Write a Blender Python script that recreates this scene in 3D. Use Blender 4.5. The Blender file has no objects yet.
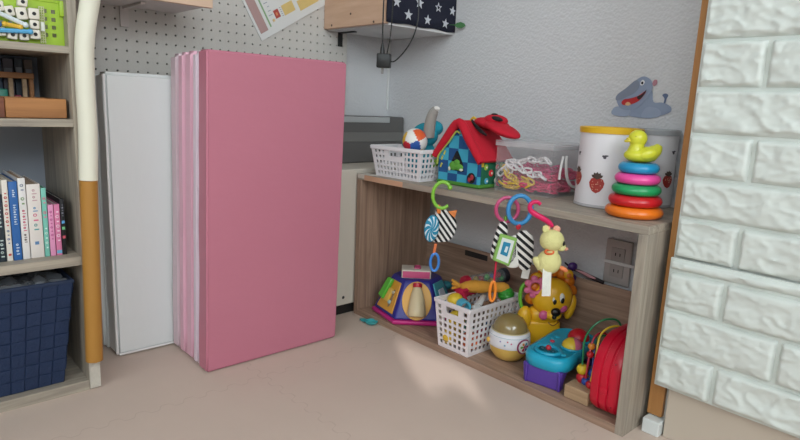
import bpy, bmesh, math, random
from math import pi, sin, cos, radians
from mathutils import Vector, Matrix, noise

random.seed(7)
C = bpy.context.scene.collection
SC = bpy.context.scene

# ------------------------------------------------------------------ camera, world, lights, exposure
cam_data = bpy.data.cameras.new('camera')
cam = bpy.data.objects.new('camera', cam_data)
C.objects.link(cam)
SC.camera = cam
YAW, PITCH, ROLL = radians(47.344), radians(11.024), radians(2.5385)
fw = Vector((-sin(YAW)*cos(PITCH), cos(YAW)*cos(PITCH), -sin(PITCH)))
r0 = Vector((cos(YAW), sin(YAW), 0))
u0 = r0.cross(fw)
rr = r0*cos(ROLL) + u0*sin(ROLL)
uu = -r0*sin(ROLL) + u0*cos(ROLL)
cam.matrix_world = Matrix(((rr.x, uu.x, -fw.x, 1.6258), (rr.y, uu.y, -fw.y, -1.4120), (rr.z, uu.z, -fw.z, 0.640), (0, 0, 0, 1)))
cam_data.sensor_width = 36
cam_data.lens = 593/800*36
cam_data.clip_start = 0.02

w = bpy.data.worlds.new('sky')
SC.world = w
w.use_nodes = True
w.node_tree.nodes['Background'].inputs[0].default_value = (.75, .85, 1, 1)
w.node_tree.nodes['Background'].inputs[1].default_value = .3

RX, RY, RZ = 3.3, -3.6, 2.35          # the room's far sides


def area(name, loc, aim, sx, sy, power, col):
    l = bpy.data.lights.new(name, 'AREA')
    l.shape = 'RECTANGLE'
    l.size, l.size_y, l.energy, l.color = sx, sy, power, col
    o = bpy.data.objects.new(name, l)
    C.objects.link(o)
    o.location = loc
    o.rotation_euler = (Vector(aim) - Vector(loc)).to_track_quat('-Z', 'Y').to_euler()
    return o


area('window_daylight', (2.1, RY+.06, 1.75), (1.7, 0, .5), 2.2, 1.1, 36, (.84, .95, 1))
area('side_window_daylight', (RX-.06, -1.3, 1.5), (0, -.8, .5), 1.4, 1.3, 34, (.86, .95, 1))
SUN_DIR = Vector((-.78, .50, -.37)).normalized()
sl = bpy.data.lights.new('sun', 'SUN')
sl.energy, sl.angle, sl.color = 2.2, radians(.7), (1, .98, .96)
sun = bpy.data.objects.new('sun', sl)
C.objects.link(sun)
sun.location = (3, -3, 3)
sun.rotation_euler = SUN_DIR.to_track_quat('-Z', 'Y').to_euler()

SC.view_settings.view_transform = 'Standard'
SC.view_settings.look = 'None'
SC.view_settings.gamma = 1
SC.view_settings.use_curve_mapping = False
SC.view_settings.exposure = 0.5


# ------------------------------------------------------------------ materials
def lin(h):
    h = h.lstrip('#')
    v = [int(h[i:i+2], 16)/255 for i in (0, 2, 4)]
    return tuple(x/12.92 if x <= .04045 else ((x+.055)/1.055)**2.4 for x in v) + (1,)


_mc = {}


def M(h, rough=.5, var=0.0, vs=8, bump=0.0, bs=60, spec=.5, coat=0.0, stretch=(1, 1, 1), sub=0.0):
    """a plain procedural material: colour, small colour variation, fine bump"""
    key = (h, rough, var, vs, bump, bs, spec, coat, stretch, sub)
    if key in _mc:
        return _mc[key]
    m = bpy.data.materials.new('mat_' + h.strip('#'))
    m.use_nodes = True
    n, l = m.node_tree.nodes, m.node_tree.links
    p = n['Principled BSDF']
    p.inputs['Base Color'].default_value = lin(h)
    p.inputs['Roughness'].default_value = rough
    p.inputs['Specular IOR Level'].default_value = spec
    if coat:
        p.inputs['Coat Weight'].default_value = coat
        p.inputs['Coat Roughness'].default_value = .1
    tc = mp = None
    if var or bump:
        tc = n.new('ShaderNodeTexCoord')
        mp = n.new('ShaderNodeMapping')
        mp.inputs['Scale'].default_value = stretch
        l.new(tc.outputs['Object'], mp.inputs['Vector'])
    if var:
        t = n.new('ShaderNodeTexNoise')
        t.inputs['Scale'].default_value = vs
        t.inputs['Detail'].default_value = 4
        l.new(mp.outputs[0], t.inputs['Vector'])
        mx = n.new('ShaderNodeMix')
        mx.data_type = 'RGBA'
        c = lin(h)
        mx.inputs['A'].default_value = tuple(max(0, x*(1-var)) for x in c[:3]) + (1,)
        mx.inputs['B'].default_value = tuple(min(1, x*(1+var)) for x in c[:3]) + (1,)
        l.new(t.outputs['Fac'], mx.inputs['Factor'])
        l.new(mx.outputs['Result'], p.inputs['Base Color'])
    if bump:
        t2 = n.new('ShaderNodeTexNoise')
        t2.inputs['Scale'].default_value = bs
        t2.inputs['Detail'].default_value = 3
        l.new(mp.outputs[0], t2.inputs['Vector'])
        b = n.new('ShaderNodeBump')
        b.inputs['Strength'].default_value = bump
        b.inputs['Distance'].default_value = .01
        l.new(t2.outputs['Fac'], b.inputs['Height'])
        l.new(b.outputs[0], p.inputs['Normal'])
    _mc[key] = m
    return m


def wood(name, a, b, axis='z', rough=.55, fine=70, long=3):
    """printed wood grain running along an axis"""
    m = bpy.data.materials.new(name)
    m.use_nodes = True
    n, l = m.node_tree.nodes, m.node_tree.links
    p = n['Principled BSDF']
    p.inputs['Roughness'].default_value = rough
    tc = n.new('ShaderNodeTexCoord')
    mp = n.new('ShaderNodeMapping')
    s = [fine]*3
    s['xyz'.index(axis)] = long
    mp.inputs['Scale'].default_value = s
    l.new(tc.outputs['Object'], mp.inputs['Vector'])
    t = n.new('ShaderNodeTexNoise')
    t.inputs['Scale'].default_value = 1
    t.inputs['Detail'].default_value = 6
    t.inputs['Roughness'].default_value = .65
    t.inputs['Distortion'].default_value = .6
    l.new(mp.outputs[0], t.inputs['Vector'])
    cr = n.new('ShaderNodeValToRGB')
    cr.color_ramp.elements[0].position = .33
    cr.color_ramp.elements[1].position = .66
    cr.color_ramp.elements[0].color = lin(a)
    cr.color_ramp.elements[1].color = lin(b)
    l.new(t.outputs['Fac'], cr.inputs['Fac'])
    l.new(cr.outputs[0], p.inputs['Base Color'])
    bm_ = n.new('ShaderNodeBump')
    bm_.inputs['Strength'].default_value = .12
    bm_.inputs['Distance'].default_value = .003
    l.new(t.outputs['Fac'], bm_.inputs['Height'])
    l.new(bm_.outputs[0], p.inputs['Normal'])
    return m


def clear(name, tint, amount, rough=.25):
    """milky see-through plastic"""
    m = bpy.data.materials.new(name)
    m.use_nodes = True
    n, l = m.node_tree.nodes, m.node_tree.links
    p = n['Principled BSDF']
    p.inputs['Base Color'].default_value = lin(tint)
    p.inputs['Roughness'].default_value = rough
    tr = n.new('ShaderNodeBsdfTransparent')
    mx = n.new('ShaderNodeMixShader')
    mx.inputs[0].default_value = amount
    l.new(tr.outputs[0], mx.inputs[1])
    l.new(p.outputs[0], mx.inputs[2])
    l.new(mx.outputs[0], n['Material Output'].inputs['Surface'])
    return m


def wallpaper():
    m = M('#D6D6D8', .9, .02, 5)
    m = m.copy()
    m.name = 'wallpaper'
    n, l = m.node_tree.nodes, m.node_tree.links
    p = n['Principled BSDF']
    tc = n.new('ShaderNodeTexCoord')
    a = n.new('ShaderNodeTexNoise')
    a.inputs['Scale'].default_value = 130
    a.inputs['Detail'].default_value = 2
    wv = n.new('ShaderNodeTexVoronoi')
    wv.inputs['Scale'].default_value = 150
    l.new(tc.outputs['Object'], a.inputs['Vector'])
    l.new(tc.outputs['Object'], wv.inputs['Vector'])
    ad = n.new('ShaderNodeMath')
    l.new(a.outputs['Fac'], ad.inputs[0])
    l.new(wv.outputs['Distance'], ad.inputs[1])
    b = n.new('ShaderNodeBump')
    b.inputs['Strength'].default_value = .38
    b.inputs['Distance'].default_value = .004
    l.new(ad.outputs[0], b.inputs['Height'])
    l.new(b.outputs[0], p.inputs['Normal'])
    return m


def floor_mat():
    """foam puzzle tiles: soft beige with thin jigsaw joints pressed in"""
    m = M('#CDB9AB', .75, .05, 7).copy()
    m.name = 'foam_tiles'
    n, l = m.node_tree.nodes, m.node_tree.links
    p = n['Principled BSDF']
    tc = n.new('ShaderNodeTexCoord')
    sp = n.new('ShaderNodeSeparateXYZ')
    l.new(tc.outputs['Object'], sp.inputs[0])

    def math(op, a, b=None, c=None):
        q = n.new('ShaderNodeMath')
        q.operation = op
        for i, v in enumerate((a, b, c)):
            if v is None:
                continue
            if isinstance(v, (int, float)):
                q.inputs[i].default_value = v
            else:
                l.new(v, q.inputs[i])
        return q.outputs[0]

    def seam(u, v, off):
        wob = math('MULTIPLY', math('TANH', math('MULTIPLY', math('SINE', math('MULTIPLY', v, 2*pi/.05)), 2.2)), .0085)
        s = math('ADD', math('ADD', u, wob), off)
        d = math('PINGPONG', s, .3)
        return math('LESS_THAN', d, .0015)
    s = math('MAXIMUM', seam(sp.outputs[0], sp.outputs[1], .13), seam(sp.outputs[1], sp.outputs[0], .16))
    old = p.inputs['Base Color'].links[0].from_socket
    gm = n.new('ShaderNodeMix')
    gm.data_type = 'RGBA'
    gm.inputs['B'].default_value = lin('#A99283')
    l.new(math('MULTIPLY', s, .28), gm.inputs['Factor'])
    l.new(old, gm.inputs['A'])
    l.new(gm.outputs['Result'], p.inputs['Base Color'])
    ns = n.new('ShaderNodeTexNoise')
    ns.inputs['Scale'].default_value = 160
    l.new(tc.outputs['Object'], ns.inputs['Vector'])
    h = math('SUBTRACT', math('MULTIPLY', ns.outputs['Fac'], .10), math('MULTIPLY', s, .35))
    b = n.new('ShaderNodeBump')
    b.inputs['Strength'].default_value = .5
    b.inputs['Distance'].default_value = .005
    l.new(h, b.inputs['Height'])
    l.new(b.outputs[0], p.inputs['Normal'])
    return m


def pegwhite():
    return M('#C9C5BF', .8, .03, 10, .05, 200)


OAK = {a: wood('grey_oak_'+a, '#866B5A', '#B4957F', a) for a in 'xyz'}
OAKP = {a: wood('pale_oak_'+a, '#8A8076', '#B5A998', a) for a in 'xyz'}
LWOOD = wood('light_board', '#C49E83', '#D3B096', 'x', .5, 30, 3)
BWOOD = wood('brown_trim', '#A06C3A', '#BC864E', 'z', .45, 50, 2)
HWOOD = wood('honey_wood', '#8F5A30', '#B57C48', 'y', .45, 60, 4)
TWOOD = wood('toy_wood', '#A88A6A', '#C4A684', 'x', .5, 60, 4)


# ------------------------------------------------------------------ geometry helpers
class G:
    """collects shapes into one mesh"""

    def __init__(s):
        s.b = bmesh.new()

    def box(s, c, d, rot=None):
        r = bmesh.ops.create_cube(s.b, size=1)
        mt = Matrix.Translation(c) @ (rot.to_4x4() if rot else Matrix.Identity(4)) @ Matrix.Diagonal((d[0], d[1], d[2], 1))
        bmesh.ops.transform(s.b, matrix=mt, verts=r['verts'])
        return s

    def b2(s, x0, x1, y0, y1, z0, z1):
        return s.box(((x0+x1)/2, (y0+y1)/2, (z0+z1)/2), (x1-x0, y1-y0, z1-z0))

    def rbox(s, c, d, r, rot=None, seg=3):
        t = bmesh.new()
        bmesh.ops.create_cube(t, size=1)
        bmesh.ops.transform(t, matrix=Matrix.Diagonal((d[0], d[1], d[2], 1)), verts=t.verts)
        bmesh.ops.bevel(t, geom=t.edges[:], offset=r, segments=seg, affect='EDGES', profile=.5)
        mt = Matrix.Translation(c) @ (rot.to_4x4() if rot else Matrix.Identity(4))
        bmesh.ops.transform(t, matrix=mt, verts=t.verts)
        return s.join(t)

    def join(s, t):
        me = bpy.data.meshes.new('t')
        t.to_mesh(me)
        t.free()
        s.b.from_mesh(me)
        bpy.data.meshes.remove(me)
        return s

    def ell(s, c, r, rot=None, u=20, v=12):
        q = bmesh.ops.create_uvsphere(s.b, u_segments=u, v_segments=v, radius=1)
        if not hasattr(r, '__len__'):
            r = (r, r, r)
        mt = Matrix.Translation(c) @ (rot.to_4x4() if rot else Matrix.Identity(4)) @ Matrix.Diagonal((*r, 1))
        bmesh.ops.transform(s.b, matrix=mt, verts=q['verts'])
        return s

    def lathe(s, prof, c=(0, 0, 0), seg=32, rot=None):
        mt = Matrix.Translation(c) @ (rot.to_4x4() if rot else Matrix.Identity(4))
        rings = []
        for (r, z) in prof:
            if r < 1e-6:
                rings.append([s.b.verts.new(mt @ Vector((0, 0, z)))])
            else:
                rings.append([s.b.verts.new(mt @ Vector((r*cos(2*pi*i/seg), r*sin(2*pi*i/seg), z))) for i in range(seg)])
        for a, b in zip(rings, rings[1:]):
            for i in range(seg):
                j = (i+1) % seg
                if len(a) == 1 and len(b) == 1:
                    continue
                if len(a) == 1:
                    s.b.faces.new((a[0], b[j], b[i]))
                elif len(b) == 1:
                    s.b.faces.new((a[i], a[j], b[0]))
                else:
                    s.b.faces.new((a[i], a[j], b[j], b[i]))
        return s

    def tube(s, pts, r, closed=False, seg=8, smooth=0, flat=None):
        pts = [Vector(p) for p in pts]
        rad = list(r) if hasattr(r, '__len__') else [r]*len(pts)
        if smooth:
            pts, rad = spline(pts, rad, smooth, closed)
        n = len(pts)
        rings = []
        prev = None
        for i, p in enumerate(pts):
            if closed:
                t = pts[(i+1) % n]-pts[i-1]
            else:
                t = pts[min(i+1, n-1)]-pts[max(i-1, 0)]
            t.normalize()
            if prev is None:
                up = Vector((0, 0, 1)) if abs(t.z) < .9 else Vector((1, 0, 0))
                nn = (up - t*up.dot(t)).normalized()
            else:
                nn = (prev - t*prev.dot(t)).normalized()
            prev = nn
            bb = t.cross(nn)
            fl = flat or 1
            rings.append([s.b.verts.new(p + nn*cos(2*pi*k/seg)*rad[i] + bb*sin(2*pi*k/seg)*rad[i]*fl) for k in range(seg)])
        m = n if closed else n-1
        for i in range(m):
            a, b = rings[i], rings[(i+1) % n]
            for k in range(seg):
                q = (k+1) % seg
                s.b.faces.new((a[k], a[q], b[q], b[k]))
        if not closed:
            s.b.faces.new(rings[0][::-1])
            s.b.faces.new(rings[-1])
        return s

    def torus(s, c, R, r, rot=None, seg=24, rs=10, sc=(1, 1)):
        m = rot or Matrix.Identity(3)
        pts = [Vector(c) + m @ Vector((R*cos(2*pi*i/seg)*sc[0], R*sin(2*pi*i/seg)*sc[1], 0)) for i in range(seg)]
        return s.tube(pts, r, True, rs)

    def prism(s, poly, o, u, v, th):
        """polygon in the plane o + u*a + v*b, thickened by th along u x v"""
        o, u, v = Vector(o), Vector(u), Vector(v)
        nn = u.cross(v).normalized()*th
        a = [s.b.verts.new(o+u*x+v*y) for x, y in poly]
        b = [s.b.verts.new(o+u*x+v*y+nn) for x, y in poly]
        s.b.faces.new(a[::-1])
        s.b.faces.new(b)
        k = len(a)
        for i in range(k):
            j = (i+1) % k
            s.b.faces.new((a[i], a[j], b[j], b[i]))
        return s

    def move(s, m):
        bmesh.ops.transform(s.b, matrix=m if len(m) == 4 else m.to_4x4(), verts=s.b.verts)
        return s


def spline(pts, rad, k, closed):
    n = len(pts)
    op, orr = [], []
    m = n if closed else n-1
    for i in range(m):
        g = (lambda q: pts[q % n]) if closed else (lambda q: pts[min(max(q, 0), n-1)])
        h = (lambda q: rad[q % n]) if closed else (lambda q: rad[min(max(q, 0), n-1)])
        a, b, c, d = g(i-1), g(i), g(i+1), g(i+2)
        for j in range(k):
            t = j/k
            op.append(.5*((2*b)+(c-a)*t+(2*a-5*b+4*c-d)*t*t+(3*b-a-3*c+d)*t**3))
            orr.append(h(i)*(1-t)+h(i+1)*t)
    if not closed:
        op.append(pts[-1])
        orr.append(rad[-1])
    return op, orr


def obj(name, g, mat, parent=None, bevel=0, smooth=True, world=False, ang=40, sub=0, label=None, seg=2):
    me = bpy.data.meshes.new(name)
    bmesh.ops.recalc_face_normals(g.b, faces=g.b.faces)
    if world and parent:
        p = parent
        off = Vector(p.location)
        while p.parent:
            p = p.parent
            off += Vector(p.location)
        bmesh.ops.translate(g.b, verts=g.b.verts, vec=-off)
    g.b.to_mesh(me)
    g.b.free()
    me.materials.append(mat)
    if smooth:
        me.polygons.foreach_set('use_smooth', [True]*len(me.polygons))
        me.set_sharp_from_angle(angle=radians(ang))
    o = bpy.data.objects.new(name, me)
    C.objects.link(o)
    if parent:
        o.parent = parent
    if bevel:
        md = o.modifiers.new('bevel', 'BEVEL')
        md.width, md.segments, md.limit_method = bevel, seg, 'ANGLE'
    if sub:
        md = o.modifiers.new('sub', 'SUBSURF')
        md.levels = md.render_levels = sub
    if label:
        o['label'] = label
    return o


def thing(name, label, cat, loc=(0, 0, 0), rz=0, group=None):
    o = bpy.data.objects.new(name, None)
    o.empty_display_size = .05
    C.objects.link(o)
    o.location = loc
    o.rotation_euler = (0, 0, rz)
    return tag(o, label, cat, group)


def tag(o, label, cat, group=None):
    o['label'], o['category'] = label, cat
    if group:
        o['group'] = group
    return o


def struct(name, g, mat, bevel=0, smooth=False):
    o = obj(name, g, mat, bevel=bevel, smooth=smooth)
    o['kind'] = 'structure'
    return o


RXm = lambda a: Matrix.Rotation(radians(a), 3, 'X')
RYm = lambda a: Matrix.Rotation(radians(a), 3, 'Y')
RZm = lambda a: Matrix.Rotation(radians(a), 3, 'Z')
FACE = radians(47)                    # turned to look out of the corner into the room
WP = wallpaper()

# ------------------------------------------------------------------ the room
struct('floor', G().b2(-.1, RX+.1, RY-.1, .1, -.06, 0), floor_mat())
struct('ceiling', G().b2(-.1, RX+.1, RY-.1, .1, RZ, RZ+.08), M('#E6E5E2', .9))
struct('wall_left', G().b2(-.1, 0, RY-.1, .1, 0, RZ), WP)
struct('wall_back', G().b2(0, RX+.1, 0, .1, 0, RZ), WP)
struct('wall_front', G().b2(0, RX+.1, RY-.1, RY, 0, RZ), M('#DADAD8', .9))
# right wall with an added opening, shaped to throw the sun patch on the floor
patch = [(.49, -.355), (.75, -.345), (.885, -.452), (.80, -.432), (.768, -.436), (.763, -.515), (.56, -.41)]
gw = G()
outer = [gw.b.verts.new((RX, y, z)) for y, z in ((0, 0), (RY, 0), (RY, RZ), (0, RZ))]
hole = []
for x, y in patch:
    t = (RX-x)/(-SUN_DIR.x)
    q = Vector((x, y, 0)) - SUN_DIR*t
    hole.append(gw.b.verts.new((RX, q.y, q.z)))
ed = [gw.b.edges.new((L[i], L[(i+1) % len(L)])) for L in (outer, hole) for i in range(len(L))]
bmesh.ops.triangle_fill(gw.b, edges=ed, use_beauty=True)
struct('wall_right', gw, M('#DADAD8', .9))
# corner cord cover
struct('trim_1', G().b2(.001, .007, -.007, -.001, .62, .86), M('#E4E4E2', .5))
# partition that carries the brick sheets, its brown casing and white foot block
struct('wall_partition', G().b2(1.16, 2.6, -.235, -.001, 0, RZ), M('#CFCBC4', .8))
struct('trim_2', G().b2(1.146, 1.177, -.2475, -.2355, .033, 2.0), BWOOD, .002)
struct('trim_3', G().b2(1.149, 1.184, -.270, -.2365, .0, .031), M('#DCE0DE', .45), .002)
struct('trim_4', G().b2(1.187, 2.6, -.256, -.2355, .0, 1.5), M('#C8BAAA', .6, .03, 6), .002)


# perforated board on the left wall
def pegboard():
    g = G()
    P, R = .025, .0027
    Y0, Z0 = -.7852, .7925
    i0, i1, j0, j1 = -16, 24, -16, 12
    x0, x1 = .004, .010
    b = g.b
    gv = {}

    def V(i, j):
        k = (i, j)
        if k not in gv:
            gv[k] = b.verts.new((x1, Y0+(i-.5)*P, Z0+(j-.5)*P))
        return gv[k]
    for i in range(i0, i1):
        for j in range(j0, j1):
            cy, cz = Y0+i*P, Z0+j*P
            f = [b.verts.new((x1, cy+R*cos(pi/4*k-3*pi/4), cz+R*sin(pi/4*k-3*pi/4))) for k in range(8)]
            k_ = [b.verts.new((x0, v.co.y, v.co.z)) for v in f]
            c = [V(i, j), V(i+1, j), V(i+1, j+1), V(i, j+1)]
            for q in range(4):
                n = (q+1) % 4
                b.faces.new((c[q], c[n], f[(2*n) % 8], f[2*q+1], f[2*q]))
            for q in range(8):
                n = (q+1) % 8
                b.faces.new((f[q], f[n], k_[n], k_[q]))
    # lower plain part and the upper continuation
    ya, yb = Y0+(i0-.5)*P, Y0+(i1-.5)*P
    g.b2(x0, x1, ya, yb, .02, Z0+(j0-.5)*P)
    g.b2(x0, x1, ya, yb, Z0+(j1-.5)*P, 1.6)
    g.b2(x0, x1-.0005, yb, yb+.004, .02, 1.6)
    g.b2(x0, x1-.0005, ya-.004, ya, .02, 1.6)
    o = obj('pegboard', g, pegwhite(), smooth=False)
    # added dark sheet behind the board, its colour stands in for shade in the holes
    obj('hole_shade_sheet', G().b2(.0005, .0035, ya+.01, yb-.01, .03, 1.55), M('#2A2826', .95), o)
    tag(o, 'off-white perforated pegboard fixed to the left wall behind the mats', 'pegboard')


pegboard()


# ------------------------------------------------------------------ foam brick sheets
def brick_sheet(name, rows, joints, x0, x1, y, base_t, label):
    t = thing(name, label, 'wall panel', (x0, y, rows[-1]))
    zt, zb = rows[0], rows[-1]
    wm = M('#D7DCD6', .5, .015, 12)
    obj('backing_sheet', G().b2(x0, x1, y-base_t, y, zb, zt), wm, t, world=True, bevel=.001)
    s = 0
    yf = y-base_t
    for a, b, js in zip(rows, rows[1:], joints):
        xs = [x0-.05] + js + [x1+.05]
        for xa, xb in zip(xs, xs[1:]):
            xa, xb = max(xa, x0)+.0032, min(xb, x1)-.0032
            if xb-xa < .02:
                continue
            za, zc = b+.0028, a-.0028
            g = G()
            nx, nz = max(4, int((xb-xa)/.0032)), int((zc-za)/.0030)
            s += 17.3
            grid = []
            for i in range(nx+1):
                col = []
                for j in range(nz+1):
                    u, v = i/nx, j/nz
                    X, Z = xa+u*(xb-xa), za+v*(zc-za)
                    rag = .001 + .004*abs(noise.noise(Vector((X*38+s, Z*38, .3))))
                    low = .003 + .020*max(0, noise.fractal(Vector((X*30+s, Z*20, 7.3)), 1, 2, 2)+.25)
                    k = 1
                    for e, ra, sl_ in ((u*(xb-xa), rag, .004), ((1-u)*(xb-xa), rag, .004), ((1-v)*(zc-za), rag*.6, .004), (v*(zc-za), low*.75, .006)):
                        t_ = min(1, max(0, (e-ra*.5)/sl_))
                        k = min(k, .42*min(1, e/.002)+.58*t_*t_*(3-2*t_))
                    q = Vector((X*15+s, Z*22, s*.37))
                    h = noise.fractal(q, .9, 2.1, 4)
                    h2 = (1-abs(noise.noise(Vector((X*22+Z*9+s, Z*36, 3.1+s))))*2)**3
                    h3 = noise.noise(Vector((X*90, Z*110, s)))
                    dep = .0008 + k*(.0095 + .0042*h + .0030*h2*(1 if h < .15 else .3) + .0014*h3)
                    if i in (0, nx) or j in (0, nz):
                        dep = -.0004
                    col.append(g.b.verts.new((X, yf-dep, Z)))
                grid.append(col)
            for i in range(nx):
                for j in range(nz):
                    g.b.faces.new((grid[i][j], grid[i+1][j], grid[i+1][j+1], grid[i][j+1]))
            obj('brick', g, wm, t, world=True, ang=70)
    return t


ZR = [.94, .86, .776, .692, .609, .529, .452, .372]
brick_sheet('foam_brick_sheet', ZR, [[1.27], [1.375], [1.274], [1.375], [1.274], [1.375], [1.274]], 1.163, 1.72, -.2565, .003,
            'tall white foam brick sheet, the upper one, reaching up past the shelf')
brick_sheet('foam_brick_sheet', [.374, .349, .271, .188, .110], [[], [1.266], [1.364], [1.27]], 1.1625, 1.72, -.2655, .0045,
            'lower white foam brick sheet whose ragged bottom edge shows beige board beneath')


# ------------------------------------------------------------------ toy shelf (a cube unit lying on its side)
def toy_shelf():
    t = thing('toy_shelf', 'low open oak-print shelf full of toys along the back wall', 'shelf', (.69, -.325, 0))
    X0, X1, Y0, Y1, H = .252, 1.137, -.325, -.03, .434
    th = .018
    obj('side_panel', G().b2(X0, X0+th, Y0, Y1, 0, H-.0165), OAK['z'], t, bevel=.0008, world=True)
    obj('side_panel', G().b2(X1-th, X1, Y0, Y1, 0, H-.0165), OAKP['z'], t, bevel=.0008, world=True)
    obj('top_board', G().b2(X0, X1, Y0, Y1, H-.016, H), OAKP['x'], t, bevel=.0008, world=True)
    obj('bottom_board', G().b2(X0+th, X1-th, Y0, Y1, 0, .018), OAK['x'], t, bevel=.0008, world=True)
    obj('back_rail', G().b2(X0+th, X1-th, Y1-.006, Y1, .0185, .212), OAK['x'], t, bevel=.0008, world=True)
    obj('handle_slot', G().b2(.44, .53, Y1-.0075, Y1-.0055, .186, .203), M('#2B2522', .8), t, bevel=.001, world=True,
        label='dark slot in the back rail')
    obj('worn_edge', G().b2(.285, .45, Y0-.0006, Y0+.002, H-.0155, H-.001), M('#D2A284', .6, .08, 30), t, world=True,
        label='worn peach strip on the front edge')
    obj('edge_tape', G().b2(.2515, .285, Y0-.0008, Y0+.004, H-.012, H+.0008).b2(.262, .315, Y0+.0, Y0+.03, H, H+.0012),
        M('#D5CDC2', .4, .06, 60, .3, 120), t, bevel=.0008, world=True, label='crinkled pale tape on the corner')


toy_shelf()


def book_shelf():
    t = thing('bookshelf', 'tall oak-print bookshelf at the left edge', 'shelf', (.15, -1.38, 0))
    X0, X1, Y0, Y1, H = .016, .30, -1.66, -1.071, 1.15
    th = .017
    for y in (Y0, Y1-th):
        obj('side_panel', G().b2(X0, X1, y, y+th, 0, H), OAKP['z'], t, bevel=.0008, world=True)
    for z0, z1 in ((0, .022), (.281, .300), (.567, .582), (.709, .723), (1.135, 1.15)):
        obj('shelf_board', G().b2(X0+.006, X1-.0005, Y0+th, Y1-th, z0, z1), OAKP['y'], t, bevel=.0008, world=True)
    obj('back_panel', G().b2(X0, X0+.005, Y0+th, Y1-th, .0, H), M('#9FA6B2', .6, .04, 6), t, world=True)


book_shelf()


# ------------------------------------------------------------------ foam guard on the bookshelf edge
def guard():
    t = thing('edge_guard', 'cream and golden brown foam guard tube along the bookshelf edge', 'edge guard', (.321, -1.07, .03))
    up = [(.3195, -1.035, .90), (.3195, -1.047, .83), (.3195, -1.060, .765), (.3195, -1.066, .717), (.3195, -1.068, .65), (.3195, -1.068, .56), (.3195, -1.072, .462)]
    obj('cream_sleeve', G().tube(up, .0178, seg=16, smooth=4), M('#E8E4D2', .55, .02, 20), t, world=True)
    obj('brown_sleeve', G().tube([(.3195, -1.072, .4615), (.3195, -1.076, .27), (.3195, -1.0805, .074)], .0170, seg=16, smooth=3),
        M('#B07C34', .5, .05, 20), t, world=True)
    obj('clear_tape', G().b2(.3012, .304, -1.087, -1.066, .004, .30), M('#C9C2B6', .3, .1, 120, .3, 120), t, world=True)


guard()


# ------------------------------------------------------------------ mats
def soft_slab(name, x0, x1, y0, y1, z0, z1, r, mat, parent, amp=.002, fr=6, seed=0.0, cuts=14, lean=0.0):
    t = bmesh.new()
    bmesh.ops.create_cube(t, size=1)
    bmesh.ops.transform(t, matrix=Matrix.Translation(((x0+x1)/2, (y0+y1)/2, (z0+z1)/2)) @ Matrix.Diagonal((x1-x0, y1-y0, z1-z0, 1)), verts=t.verts)
    bmesh.ops.bevel(t, geom=t.edges[:], offset=r, segments=3, affect='EDGES')
    long = [e for e in t.edges if e.calc_length() > .1]
    bmesh.ops.subdivide_edges(t, edges=long, cuts=cuts, use_grid_fill=True)
    t.normal_update()
    for v in t.verts:
        h = noise.fractal(Vector((v.co.x*fr*2, v.co.y*fr, v.co.z*fr+seed)), 1, 2, 3)
        k = 1 if (v.co.z-z0) > r*2 else .2
        v.co += v.normal*h*amp*k
        v.co.y += lean*v.co.z
    g = G()
    g.join(t)
    return obj(name, g, mat, parent, world=True, ang=50)


def vinyl(h):
    return M(h, .42, .03, 5, .10, 14, stretch=(1, 1, 2.2))


t = thing('folding_mat', 'big dusty pink folded gym mat standing on its end', 'mat', (.28, -.67, 0))
soft_slab('front_panel', .334, .379, -.857, -.485, .002, .738, .004, vinyl('#C4788B'), t, .0014, 7, 2, lean=.020)
for k, (a, b, col, dy, zt) in enumerate(((.3005, .332, '#E6D2DE', .002, .737), (.256, .299, '#EDB8CA', .0, .738), (.2165, .255, '#EBB6C8', .001, .737), (.171, .215, '#E4CBD3', .0, .735))):
    soft_slab('fold_panel', a, b, -.856-dy, -.485, .002, zt, .009, vinyl(col), t, .0018, 9, 10+k*3, lean=.020)
t = thing('folding_mat', 'white folded mat standing between bookshelf and pink mat', 'mat', (.10, -.75, 0))
soft_slab('front_panel', .105, .166, -.990, -.50, .002, .684, .008, M('#E6E9E8', .5, .015, 6, .12, 16, stretch=(1, 1, .6)), t, .0022, 7, 40)
soft_slab('fold_panel', .04, .103, -.999, -.50, .002, .678, .008, M('#DCDEDC', .5, .015, 6, .12, 16), t, .002, 7, 50)
obj('piping', G().tube([(.1665, -.985, .006), (.1675, -.75, .006), (.1665, -.505, .006)], .0028).tube([(.165, -.9885, .008), (.165, -.9895, .35), (.164, -.9885, .678)], .0026),
    M('#EFEDEB', .5), t, world=True)

# ------------------------------------------------------------------ cabinet in the corner
t = thing('corner_cabinet', 'cream cabinet with dark grey top box tucked behind the pink mat', 'cabinet', (.12, -.2, 0))
obj('body', G().b2(.012, .244, -.42, -.012, .03, .446), M('#D8D0C2', .5, .02, 5), t, bevel=.004, world=True)
obj('plinth', G().b2(.02, .236, -.41, -.015, 0, .0295), M('#1D1B1A', .6), t, world=True)
obj('grey_hood', G().b2(.012, .10, -.40, -.008, .4465, .597), M('#62605E', .4, .05, 4, stretch=(1, .3, 4)), t, bevel=.004, world=True, label='dark grey hood')
obj('ledge', G().b2(.100, .1025, -.40, -.075, .577, .5955), M('#AEB0B0', .4), t, bevel=.001, world=True, label='pale grey strip along the hood')
obj('hood_band', G().b2(.1, .102, -.40, -.012, .515, .545), M('#787673', .4, .03, 6), t, bevel=.001, world=True)
obj('screw', G().lathe([(0, .0015), (.004, .001), (.005, 0)], (.2445, -.36, .055), 12, RYm(90)), M('#222222', .4), t, world=True)

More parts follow.
